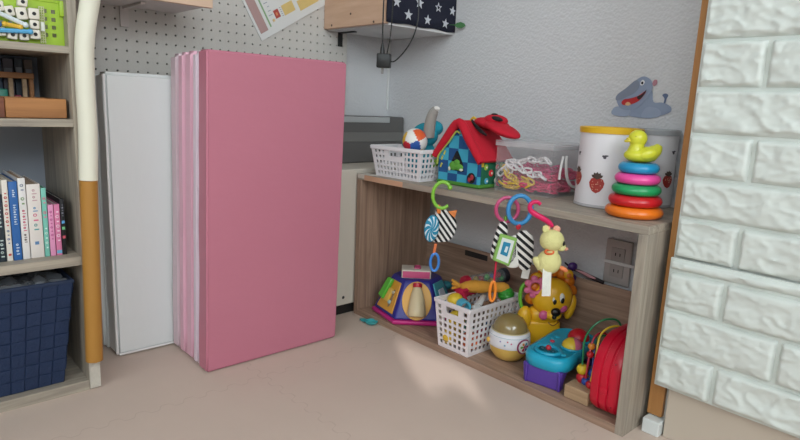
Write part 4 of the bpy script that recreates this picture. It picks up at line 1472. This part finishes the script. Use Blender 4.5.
def dome_toy():
    t = thing('activity_dome', 'blue six-sided activity toy with bottle knob in the shelf\'s left corner', 'toy', (.397, -.200, FL), radians(47.5-90))
    # hexagon with one face towards local +x
    def hexr(r, z, off=30):
        return [(r*cos(radians(off+60*i)), r*sin(radians(off+60*i)), z) for i in range(6)]

    def loft(levels):
        g = G()
        R = [[g.b.verts.new(p) for p in hexr(r, z)] for r, z in levels]
        for a, b in zip(R, R[1:]):
            for i in range(6):
                j = (i+1) % 6
                g.b.faces.new((a[i], a[j], b[j], b[i]))
        g.b.faces.new(R[0][::-1])
        g.b.faces.new(R[-1])
        return g
    pm = PL('#2C2C86')
    obj('base_band', loft([(.126, 0), (.133, .004), (.133, .013), (.124, .015)]), PL('#C2287C'), t, bevel=.003)
    rb, zb, rt, zt = .128, .0152, .074, .118
    obj('shell', loft([(rb, zb), (rt, zt), (rt-.006, zt+.003)]), pm, t, bevel=.006, seg=3)
    ap = cos(radians(30))

    def face(ang):
        """a frame on the face looking along ang: origin mid-face, u sideways, v up the slope"""
        n2 = Vector((cos(ang), sin(ang), 0))
        b, tp = n2*rb*ap+Vector((0, 0, zb)), n2*rt*ap+Vector((0, 0, zt))
        v = (tp-b).normalized()
        u = Vector((0, 0, 1)).cross(n2)
        n = u.cross(v).normalized()
        return (b+tp)/2, u, v, n
    o, u, v, n = face(0)

    def plate(name, poly, mat, lift, th, fr, parent=t, bev=.001, label=None):
        o, u, v, n = fr
        g = G()
        a = [g.b.verts.new(o+u*x+v*y+n*lift) for x, y in poly]
        b = [g.b.verts.new(o+u*x+v*y+n*(lift+th)) for x, y in poly]
        g.b.faces.new(a[::-1])
        g.b.faces.new(b)
        for i in range(len(a)):
            j = (i+1) % len(a)
            g.b.faces.new((a[i], a[j], b[j], b[i]))
        return obj(name, g, mat, parent, bevel=bev, label=label)
    F0 = face(0)
    op = plate('oval_plate', oval(.043, .056, 32), PL('#E0A63E'), -.001, .0045, F0, label='mustard oval plate')
    # bottle-shaped knob lying on the oval
    R = Matrix((u, n*-1, v)).transposed()
    R = Matrix(((u.x, -n.x, v.x), (u.y, -n.y, v.y), (u.z, -n.z, v.z)))
    prof = [(0, -.047), (.022, -.047), (.026, -.041), (.026, -.030), (.023, -.008), (.018, .018), (.0125, .034), (.012, .037)]
    obj('bottle_knob', G().lathe(prof, o+n*.013, 24, R), PL('#D8C6A0'), op)
    obj('red_cap', G().lathe([(.0125, .037), (.0135, .039), (.0135, .048), (.011, .050), (0, .050)], o+n*.013, 24, R), PL('#BE1E34'), op)
    # left and right faces
    for ang, kind in ((radians(-60), 'l'), (radians(60), 'r')):
        fr = face(ang)
        if kind == 'l':
            p = plate('panel', [(-.046, -.046), (.046, -.046), (.028, .046), (-.028, .046)], PL('#DE9E3A'), -.001, .005, fr, bev=.002, label='orange side panel')
            plate('green_latch', [(-.043, -.014), (-.014, -.020), (-.006, .046), (-.030, .046)], PL('#5DB83C'), .0045, .013, fr, p, .003)
            plate('yellow_slider', [(-.012, -.02), (.010, -.02), (.012, .02), (-.006, .02)], PL('#E4B850'), .0045, .008, fr, p, .002)
            plate('maze_mark', [(.014, -.034), (.022, -.030), (.020, .020), (.014, .022)], PL('#8C7A64'), .004, .002, fr, p, .001)
            plate('bead', oval(.006, .006, 12, .017, -.018), PL('#A8C8C4'), .005, .006, fr, p, .002)
            plate('bead', oval(.005, .005, 12, .018, .012), PL('#C8C0A8'), .005, .006, fr, p, .002)
        else:
            p = plate('panel', [(-.042, -.044), (.042, -.044), (.028, .048), (-.028, .048)], PL('#3E9AA8'), -.001, .005, fr, bev=.002, label='teal side panel')
            plate('mirror', [(-.020, -.006), (.018, -.006), (.015, .026), (-.016, .026)], PL('#C9D2E0'), .0035, .003, fr, p, .002)
            plate('yellow_button', oval(.010, .010, 16, -.004, -.026), PL('#4C6A86'), .0035, .006, fr, p, .002)
    bx = obj('top_block', G().rbox((.018, -.004, zt+.016), (.060, .086, .026), .003, RZm(0)), PL('#DCD2C4'), t, label='cream block on top')
    obj('pink_front', G().rbox((.0475, -.004, zt+.015), (.0024, .080, .020), .0008), PL('#D65C88'), bx)
    obj('pink_slider', G().rbox((.016, .0, zt+.0305), (.030, .020, .004), .0015), PL('#C8507C'), bx)
    obj('slider_bump', G().rbox((.016, .0, zt+.034), (.006, .014, .004), .0015), PL('#B23A66'), bx)
    obj('knob', G().ell((-.02, .09, .085), (.016, .02, .014)), PL('#2E7A84'), t, label='dark teal knob at the back')


dome_toy()

LB = basket('toy_basket', 'tall white perforated basket of small toys inside the toy shelf', (.664, -.226, FL), 0, .102, .190, .122, .214, .1285, 6, 11, 7, WHITEP, sl=(.33, .67, .76, .92))
# toys heaped in that basket
t = thing('stuffed_toy', 'yellow orange plush figure lying across the tall white basket', 'stuffed toy', (.650, -.202, .147))
om = FAB('#E2A03C')
g = G()
a, b = Vector((-.040, -.045, .020)), Vector((.040, .055, .018))
d = b-a
g.tube([a+d*s for s in (0, .12, .25, .45, .6, .68, .8, .95, 1.05)], [.004, .013, .017, .0175, .015, .0115, .014, .015, .008], seg=14, smooth=4)
for s, w_ in ((-.012, .010), (.004, .013), (.016, .009)):
    g.tube([a+Vector((s*.4, -s*.4, s*.2)), a+Vector((-.012+s*.3, -.018-s*.4, s+.004))], [.006, .003], seg=8, smooth=3)
obj('body', g, om, t)
obj('neck_band', G().torus(a+d*.68, .0125, .002, (d.to_track_quat('Z', 'Y').to_matrix()), 20, 6), FAB('#A8642A'), t)

t = thing('toy_cup', 'yellow toy ball with a light blue ring at the front of the tall white basket', 'toy', (.640, -.285, .118))
obj('ball', G().ell((-.012, .004, .020), (.022, .022, .020)), PL('#EBC83A'), t)
R = Vector((.75, -.35, -.05)).to_track_quat('Z', 'Y').to_matrix()
obj('blue_ring', G().lathe([(.011, -.011), (.0165, -.012), (.0175, 0), (.0165, .012), (.011, .011), (.010, 0), (.011, -.011)], (.026, -.006, .018), 24, R), PL('#58B8D4'), t)

t = thing('rattle_tube', 'clear tube rattle of coloured beads at the back of the tall white basket', 'rattle', (.628, -.165, .143))
a, b = Vector((-.022, -.055, .026)), Vector((.006, .085, .034))
d = (b-a)
R = d.to_track_quat('Z', 'Y').to_matrix()
for s, c in ((0.02, '#B01E3A'), (.95, '#2A2A30')):
    obj('end_cap', G().lathe([(0, -.008), (.019, -.008), (.021, -.003), (.021, .006), (.018, .008), (0, .008)], a+d*s, 24, R), PL(c), t)
obj('tube', G().lathe([(.018, 0), (.018, d.length*.9)], a+d*.04, 24, R), clear('tube_clear', '#A8B0B0', .3, .1), t)
for i, c in enumerate(('#3F9A4A', '#C8A43A', '#2F5AA8', '#C02A3A', '#5AAE52', '#D8B24A', '#35619E', '#B8283A', '#47A05A')):
    s = .14+.78*i/8.5
    obj('bead', G().ell(a+d*s+R @ Vector((.007*cos(i*2.1), .007*sin(i*2.1), 0)), .0088, u=14, v=10), PL(c), t)

t = thing('toy_maraca', 'crimson star-shaped plush rattle leaning out of the tall white basket\'s left', 'rattle', (.611, -.240, .122))
g = G()
g.ell((0, 0, .026), (.018, .016, .015))
for i in range(5):
    g.tube([Vector((0, 0, .026)), Vector((.028*cos(i*1.257+.6), .006*sin(i), .026+.025*sin(i*1.257+.6)))], [.011, .005], seg=8, smooth=3)
g.tube([(.0, .0, .026), (.018, .045, .034)], [.016, .012], seg=10, smooth=3)
obj('star', g, FAB('#BE1E44'), t)

t = thing('toy_ball', 'green ribbed plastic ball at the back right of the tall white basket', 'ball', (.691, -.142, .122))
g = G().lathe([(.0215*sin(pi*i/24)*(1+.05*(1 if i % 4 < 2 else -1)), .0215-.0215*cos(pi*i/24)) for i in range(25)], (0, 0, .004), 28, RXm(15))
obj('ball', g, PL('#3A9E38'), t)
obj('valve', G().lathe([(0, .002), (.004, .0016), (.005, 0)], (.012, -.016, .034), 10), PL('#2C7A2C'), t)

t = thing('toy_spoon', 'white curved plastic toy piece lying near the front of the tall white basket', 'toy', (.672, -.235, .128))
obj('handle', G().tube([(-.018, .038, .012), (-.004, .02, .018), (.010, -.006, .017), (.018, -.028, .010)], [.005, .006, .0065, .008], seg=10, smooth=4, flat=1.3), M('#DCDAD8', .35), t)
obj('bowl', G().ell((.020, -.036, .008), (.011, .014, .006)), M('#DCDAD8', .35), t)
t = thing('toy_chain', 'short brown chain of links beside the white curved piece', 'toy chain', (.690, -.225, .125))
for i in range(6):
    obj('link', G().torus((-.006+.003*i, -.028+.0125*i, .012+.002*(i % 2)), .0062, .0018, RZm(20) @ RXm(80 if i % 2 else 10), 14, 6), PL('#8A6A52'), t)
# things that fill the basket below
for k, (x, y, z, r, c, lab) in enumerate(((.640, -.30, .048, .026, '#D8B23A', 'mustard ball low in the tall white basket behind its front holes'), (.690, -.285, .046, .025, '#E06A2A', 'orange ball low in the tall white basket'), (.645, -.24, .05, .026, '#7CC8C0', 'mint ball low in the tall white basket, beside its left wall'),
                                        (.688, -.228, .046, .026, '#B43A4A', 'red ball low in the tall white basket, beside its right wall'), (.650, -.18, .046, .025, '#5A78B0', 'blue ball low in the tall white basket, towards the back'), (.69, -.165, .046, .025, '#9A8A70', 'tan ball low in the tall white basket, towards the back right'),
                                        (.652, -.300, .096, .024, '#E8C23C', 'yellow ball showing in the handle hole of the tall white basket'), (.685, -.255, .094, .022, '#6A5A4C', 'brown ball in the tall white basket under the white curved piece'), (.648, -.225, .098, .024, '#C88A3A', 'ochre ball in the tall white basket under the plush figure'), (.683, -.185, .094, .024, '#C8B49A', 'beige ball in the tall white basket under the green one'), (.648, -.160, .095, .024, '#87604A', 'cocoa ball in the tall white basket under the tube rattle'))):
    b = thing('toy_ball', lab, 'ball', (x, y, z-r))
    obj('ball', G().ell((0, 0, r), r), PL(c), b)
    obj('seam', G().torus((0, 0, r), r+.0002, .0008, RXm(20), 28, 6), PL('#8A7A66'), b)


def popper():
    t = thing('popper_toy', 'round toy pot with smoky dome, white band and yellow bottom on the shelf', 'toy', (.778, -.236, FL), FACE)
    R = .051
    obj('bowl', G().lathe([(0, 0), (.022, 0), (.034, .006), (.046, .022), (R, .040)], seg=40), PL('#E0B860'), t, label='honey yellow bottom')
    wb = obj('band', G().lathe([(R, .0402), (R+.0015, .043), (R+.0015, .050), (R-.0005, .070), (R-.004, .0765), (R-.007, .078)], seg=40), PL('#E2E0E4'), t)
    obj('dome', G().lathe([(R-.007, .0782), (R-.009, .092), (R-.019, .107), (R-.033, .1155), (0, .119)], seg=40), M('#8E7A4C', .18, .12, 18, coat=.6), t, label='smoky brown dome')
    for z, c in ((.069, '#2E8AA0'), (.064, '#7AB0C8')):
        obj('stripe', G().lathe([(R+.0004-(z-.05)*.04, z-.0013), (R+.0010-(z-.05)*.07, z), (R-.0002-(z-.05)*.05, z+.0013)], seg=40), PL(c), wb)
    # round badge towards the right front
    for a, z, r, c, lift in ((-58, .050, .0195, '#9A3A62', .0022), (-58, .050, .0160, '#E6E2DE', .0034)):
        g = G()
        decal(g, R+.0006, radians(a), z, oval(r, r, 24), lift)
        bd = obj('badge', g, PL(c), wb, smooth=False)
    for i, c in enumerate(('#C8407A', '#3E9AA8', '#D8853A', '#7AA84A', '#C83A4A', '#5A6AB0', '#C8407A')):
        g = G()
        r = .0088 if i else 0
        decal(g, R+.0006, radians(-58), .050, oval(.003, .003, 10, r*cos(i*1.047), r*sin(i*1.047)), .0046)
        obj('dot', g, PL(c), bd, smooth=False)
    for i, (a, z, c) in enumerate(((-95, .058, '#C8407A'), (-112, .052, '#3E8AA8'), (-105, .062, '#C84A5A'), (-125, .060, '#7A6AB0'))):
        g = G()
        decal(g, R+.0006, radians(a), z, [(x*.8, y*.8) for x, y in star(.004)], .0016)
        obj('star_print', g, PL(c), wb, smooth=False)
    obj('knob', G().ell((-R-.002, -.006, .050), (.006, .006, .007)), PL('#D8A84A'), t)
    obj('dome_ring', G().lathe([(R-.0065, .0765), (R-.004, .078), (R-.0065, .0795)], seg=40), PL('#C8B88A'), t)  # pale ring where the dome meets the band


popper()


def lion():
    t = thing('lion_toy', 'yellow plastic lion with big black nose standing behind the teal toy table', 'toy', (.790, -.112, FL), FACE)
    k = 1/385
    q = lambda x, y, d=0: Vector(((x-547)*k, d, (348-y)*k*1.17))
    ym = PL('#F6BC26')
    g = G()
    g.rbox(q(545, 334, .002), (.096, .050, .080), .010, None, 4)
    g.ell(q(546, 318, .0), (.044, .026, .030))
    obj('body', g, ym, t)
    hd = obj('head', G().ell(q(553, 300, -.012), (.053, .037, .052), u=32, v=20).ell(q(553, 313, -.036), (.022, .016, .015)), ym, t)
    g = G()
    for i in range(9):
        a = radians(-20+i*27)
        g.ell(q(553+20*cos(a), 298-20*sin(a), .006), (.017, .012, .017))
    obj('mane', g, PL('#DE7E1E'), t, label='orange mane')
    for x in (537, 568):
        e = obj('ear', G().ell(q(x, 280 if x > 550 else 284, -.004), (.013, .008, .013)), ym, t)
        obj('inner_ear', G().ell(q(x, 280.5 if x > 550 else 284.5, -.010), (.007, .005, .007)), PL('#E07A3A'), e)
    for x, y in ((551.5, 299), (559, 297.5)):
        e = obj('eye', G().ell(q(x, y, -.042), (.0090, .007, .0145)), PL('#EFEDE6'), hd)
        obj('pupil', G().ell(q(x+1, y+1.5, -.0465), (.0050, .0045, .0082)), PL('#141210'), e)
    obj('nose', G().ell(q(554, 309, -.052), (.0125, .009, .0115)).ell(q(553, 313.5, -.051), (.006, .006, .006)), PL('#17130F'), hd)
    for x, y, dd in ((543.5, 313.5, -.040), (561.5, 306.5, -.038)):
        obj('cheek', G().ell(q(x, y, dd), (.0125, .007, .0125)), PL('#D8608E'), hd)
    obj('mouth', G().tube([q(548, 319, -.044), q(553, 321.5, -.047), q(559, 318, -.044)], .0012, smooth=4), PL('#8A4A1E'), hd)
    # paws: one holding a green loop, one at the right of the head
    obj('paw', G().ell(q(526, 320, -.018), (.0195, .018, .036), RYm(4)), ym, t)
    obj('green_loop', G().tube([q(524, 312, -.014), q(521, 303, -.014), q(521.5, 293, -.014), q(526, 288, -.014), q(529, 291, -.014)], .0052, seg=10, smooth=5), PL('#6CB83A'), t)
    obj('paw', G().ell(q(572, 308, -.014), (.013, .014, .034), RYm(12)), ym, t)
    fl = obj('flower_ring', G().torus(q(534, 290, -.028), .0165, .0052, RXm(90), 28, 10), PL('#DE6E94'), t, label='pink flower ring')
    for i in range(7):
        a = i*2*pi/7
        obj('petal', G().ell(q(534, 290, -.028)+Vector((.0225*cos(a), 0, .0225*sin(a))), (.0085, .005, .0085)), PL('#DE6E94'), fl)
    obj('orange_bead', G().ell(q(534, 291, -.018), (.011, .008, .011)), PL('#D8742A'), t)
    g = G()
    for i in range(4):
        g.ell(q(566+(i % 2)*8, 290-i*5, .020), (.013, .008, .012))
    obj('purple_mane_tuft', g, PL('#4A2A72'), t, label='purple plastic tuft')
    obj('blue_dot', G().ell(q(571, 289, .010), .005), PL('#3A8AC0'), t)


lion()


def table_toy():
    t = thing('toy_table', 'teal topped purple activity table with half-ball knobs in the toy shelf', 'toy', (.9080, -.213, FL), radians(9))
    W, D = .060, .093

    def outline(w_, d_, r, n=8):
        p = []
        for cx, cy, a in ((w_-r, d_-r, 0), (-w_+r, d_-r, 90), (-w_+r, -d_+r, 180), (w_-r, -d_+r, 270)):
            for i in range(n+1):
                b = radians(a+90*i/n)
                p.append((cx+r*cos(b), cy+r*sin(b)))
        return p

    def loft(levels, cap=True):
        g = G()
        R = [[g.b.verts.new((x*1.1, y*1.22+.019, z)) for x, y in outline(w_, d_, r)] for w_, d_, r, z in levels]
        n = len(R[0])
        for a, b in zip(R, R[1:]):
            for i in range(n):
                j = (i+1) % n
                g.b.faces.new((a[i], a[j], b[j], b[i]))
        if cap:
            g.b.faces.new(R[-1])
            g.b.faces.new(R[0][::-1])
        return g
    tm = PL('#22A8C8')
    pm = PL('#5B3E9C')
    # purple legs: front and back walls with an arched opening in the long sides
    for s in (-1, 1):
        prof = [(-.044, 0), (.044, 0), (.049, .046), (-.049, .046)]
        g = G().prism(prof, (0, .118 if s > 0 else -.089, 0), (1, 0, 0), (0, 0, 1), -.010)
        obj('end_wall', g, pm, t, bevel=.003)
        for sx in (-1, 1):
            arch = [(-.004, 0), (.016, 0), (.020, .018), (.032, .032), (.06, .039), (.103, .041), (.103, .046), (-.006, .046)]
            g = G().prism([(x*1, z) for x, z in arch], (sx*.0405, .1175 if s < 0 else -.0885, 0), (0, s, 0), (0, 0, 1), .006 if s > 0 else -.006)
            obj('leg', g, pm, t, bevel=.003)
    top = obj('top', loft([(.043, .085, .03, .038), (.050, .092, .034, .044), (.0515, .0935, .035, .062), (.049, .091, .034, .071), (.043, .085, .03, .074), (.041, .083, .03, .071), (.0, .0, .0, .071)]), tm, t, ang=55)
    R = lambda a: RZm(a)
    # front tray with red bead
    tr_ = obj('tray_rim', G().torus((-.006, -.050, .0735), .030, .0045, None, 32, 8, (.92, .85)), tm, top)
    obj('tray_floor', G().lathe([(0, .0012), (.024, .0012), (.025, 0)], (-.006, -.050, .0712), 28), PL('#14788E'), tr_)
    obj('red_bead', G().ell((-.006, -.050, .080), .0065), PL('#C82A3A'), tr_)
    obj('dark_bead', G().ell((-.020, -.052, .076), (.007, .006, .004)).ell((.008, -.055, .076), (.006, .006, .004)), PL('#124A58'), tr_)
    obj('red_half_ball', G().ell((.018, .070, .074), (.0265, .0265, .0255), u=28, v=18), PL('#C81E2E'), top)
    yb = obj('yellow_half_ball', G().ell((.027, .010, .074), (.0245, .0245, .0215), u=28, v=18), PL('#E6C43A'), top)
    g = G()
    pr = []
    for i in range(13):
        a = pi/2*i/12
        pr.append((.0250*cos(a), .0219*sin(a)))
    # pink half of that ball
    seg = 16
    rings = [[g.b.verts.new((.027+r*cos(-.9+pi*kk/seg), .010+r*sin(-.9+pi*kk/seg), .0745+z)) for kk in range(seg+1)] for r, z in pr[:-1]]
    for a_, b_ in zip(rings, rings[1:]):
        for kk in range(seg):
            g.b.faces.new((a_[kk], a_[kk+1], b_[kk+1], b_[kk]))
    obj('pink_half', g, PL('#D06A8E'), yb)
    obj('collar', G().torus((.027, .010, .0735), .0258, .0028, None, 32, 8), tm, top)
    obj('collar', G().torus((.018, .070, .0735), .0280, .0028, None, 32, 8), tm, top)
    obj('button', G().ell((-.024, .012, .072), (.006, .006, .004)), PL('#C8324A'), top)
    for x, y in ((-.030, .028), (-.028, .05), (.030, -.048), (-.018, -.010)):
        obj('bump', G().ell((x, y, .0715), (.007, .007, .003)), PL('#2AAAC8'), top)


table_toy()


def bead_maze():
    t = thing('bead_maze', 'wooden bead maze with coloured wires beside the red case', 'toy', (1.012, -.215, FL))
    obj('base', G().b2(.983, 1.042, -.302, -.115, FL, FL+.030), TWOOD, t, world=True, bevel=.002)
    zb = FL+.030
    W = [('green_wire', '#1E7A4A', [(1.000, -.262, zb-.004), (.996, -.258, .10), (.992, -.250, .145), (1.004, -.236, .178), (1.022, -.215, .192), (1.036, -.185, .18), (1.036, -.165, .12), (1.034, -.160, zb-.004)]),
         ('green_wire', '#1E7A4A', [(1.010, -.20, zb-.004), (1.004, -.215, .11), (1.010, -.225, .145), (1.022, -.21, .150), (1.026, -.18, .11), (1.026, -.15, zb-.004)]),
         ('red_wire', '#B8283C', [(1.014, -.270, zb-.004), (1.012, -.262, .10), (1.008, -.24, .15), (1.020, -.21, .155), (1.028, -.19, .10), (1.03, -.18, zb-.004)]),
         ('yellow_wire', '#E0C02E', [(1.030, -.280, zb-.004), (1.028, -.262, .11), (1.022, -.240, .160), (1.034, -.212, .178), (1.044, -.180, .165), (1.040, -.150, .10), (1.036, -.14, zb-.004)]),
         ('blue_wire', '#2A4A9A', [(1.022, -.255, zb-.004), (1.016, -.248, .09), (1.010, -.235, .125), (1.018, -.215, .13), (1.022, -.20, .09), (1.022, -.19, zb-.004)])]
    ws = [obj(n, G().tube(p, .0024, seg=8, smooth=6), PL(c), t, world=True) for n, c, p in W]

    def bead(w_, p, r, c):
        obj('bead', G().lathe([(0, -r*.8), (r*.7, -r*.75), (r, -r*.3), (r, r*.3), (r*.7, r*.75), (0, r*.8)], p, 16), PL(c), w_, world=True)
    bead(ws[0], (1.0005, -.2615, zb+.0095), .0125, '#C8242E')
    bead(ws[0], (.999, -.2605, zb+.029), .0125, '#E6C832')
    bead(ws[2], (1.014, -.269, zb+.008), .009, '#2A4FA8')
    bead(ws[4], (1.021, -.2535, zb+.008), .0095, '#2A4FA8')
    bead(ws[4], (1.018, -.250, zb+.024), .0095, '#2A4FA8')
    bead(ws[2], (1.011, -.255, .115), .008, '#C8242E')
    bead(ws[2], (1.009, -.249, .132), .008, '#E08A2E')
    bead(ws[1], (1.006, -.210, .088), .011, '#24489C')
    bead(ws[1], (1.005, -.214, .106), .010, '#24489C')
    bead(ws[3], (1.030, -.278, zb+.009), .009, '#C8242E')


bead_maze()


def red_case():
    t = thing('toy_case', 'bright red ribbed toy case standing against the shelf\'s right panel', 'toy case', (1.082, -.2, FL))
    Y0, Y1, H = -.315, -.09, .168

    def prof(ins, r):
        p = []
        y0, y1, z0, z1 = Y0+ins, Y1-ins, FL+ins, FL+H-ins
        for cy, cz, rr_, a in ((y1-r, z1-r, r, 0), (y0+r*1.3, z1-r*1.3, r*1.3, 90), (y0+r*.6, z0+r*.6, r*.6, 180), (y1-r*.6, z0+r*.6, r*.6, 270)):
            for i in range(9):
                b = radians(a+90*i/8)
                p.append((cy+rr_*cos(b), cz+rr_*sin(b)))
        return p
    rm = PL('#CC1030')
    xs = [(1.046, .010), (1.050, .003), (1.060, 0), (1.0685, 0), (1.0700, .003), (1.0725, .003), (1.0740, 0), (1.0865, 0), (1.0880, .003), (1.0905, .003), (1.0920, 0), (1.105, 0), (1.112, .004), (1.1155, .010)]
    g = G()
    R = [[g.b.verts.new((x, y, z)) for y, z in prof(i_, .062-i_)] for x, i_ in xs]
    n = len(R[0])
    for a, b in zip(R, R[1:]):
        for i in range(n):
            j = (i+1) % n
            g.b.faces.new((a[i], a[j], b[j], b[i]))
    g.b.faces.new(R[0][::-1])
    g.b.faces.new(R[-1])
    obj('shell', g, rm, t, world=True, ang=30)
    obj('handle', G().tube([(1.081, -.235, FL+H-.004), (1.081, -.232, FL+H+.016), (1.081, -.205, FL+H+.020), (1.081, -.178, FL+H+.016), (1.081, -.175, FL+H-.004)], .005, seg=8, smooth=4), PL('#8C1030'), t, world=True)
    obj('latch', G().rbox((1.081, -.3155, .075), (.016, .003, .014), .001), rm, t, world=True)
    for z in (.045, .14):
        obj('rivet', G().ell((1.100, -.3145, z), (.002, .0015, .002), u=8, v=6), PL('#A00C26'), t, world=True)


red_case()

# a pink and black strap lying along the back rail
t = thing('toy_strap', 'thin pink and black strap draped over the shelf\'s back rail', 'strap', (.855, -.045, .2125))
obj('strap', G().tube([(-.055, -.004, .034), (-.030, -.002, .022), (-.008, .004, .0175), (.02, .006, .0105), (.055, .008, .0040)], [.0022, .004, .005, .006, .0055], seg=8, smooth=5, flat=.5), M('#231A1E', .6), t)
obj('pink_face', G().tube([(-.020, -.0045, .0215), (-.002, -.001, .0185), (.018, .001, .0135), (.034, .0025, .0105)], [.0014, .0036, .0042, .0018], seg=8, smooth=5, flat=.5), M('#C8949C', .6), t)

# small teal toy lying on the floor in front of the shelf
t = thing('toy_scoop', 'small teal plastic toy lying on the floor by the shelf corner', 'toy', (.350, -.346, 0), radians(30))
obj('cup', G().lathe([(0, .002), (.010, .001), (.016, .004), (.0195, .010), (.0185, .0112), (.014, .006), (0, .004)], (.010, 0, 0), 24), PL('#3EA8AC'), t)
obj('handle', G().tube([(-.006, .004, .007), (-.020, .010, .006), (-.030, .014, .0055)], [.005, .0055, .003], seg=8, smooth=4, flat=1.5), PL('#3A9CA2'), t)
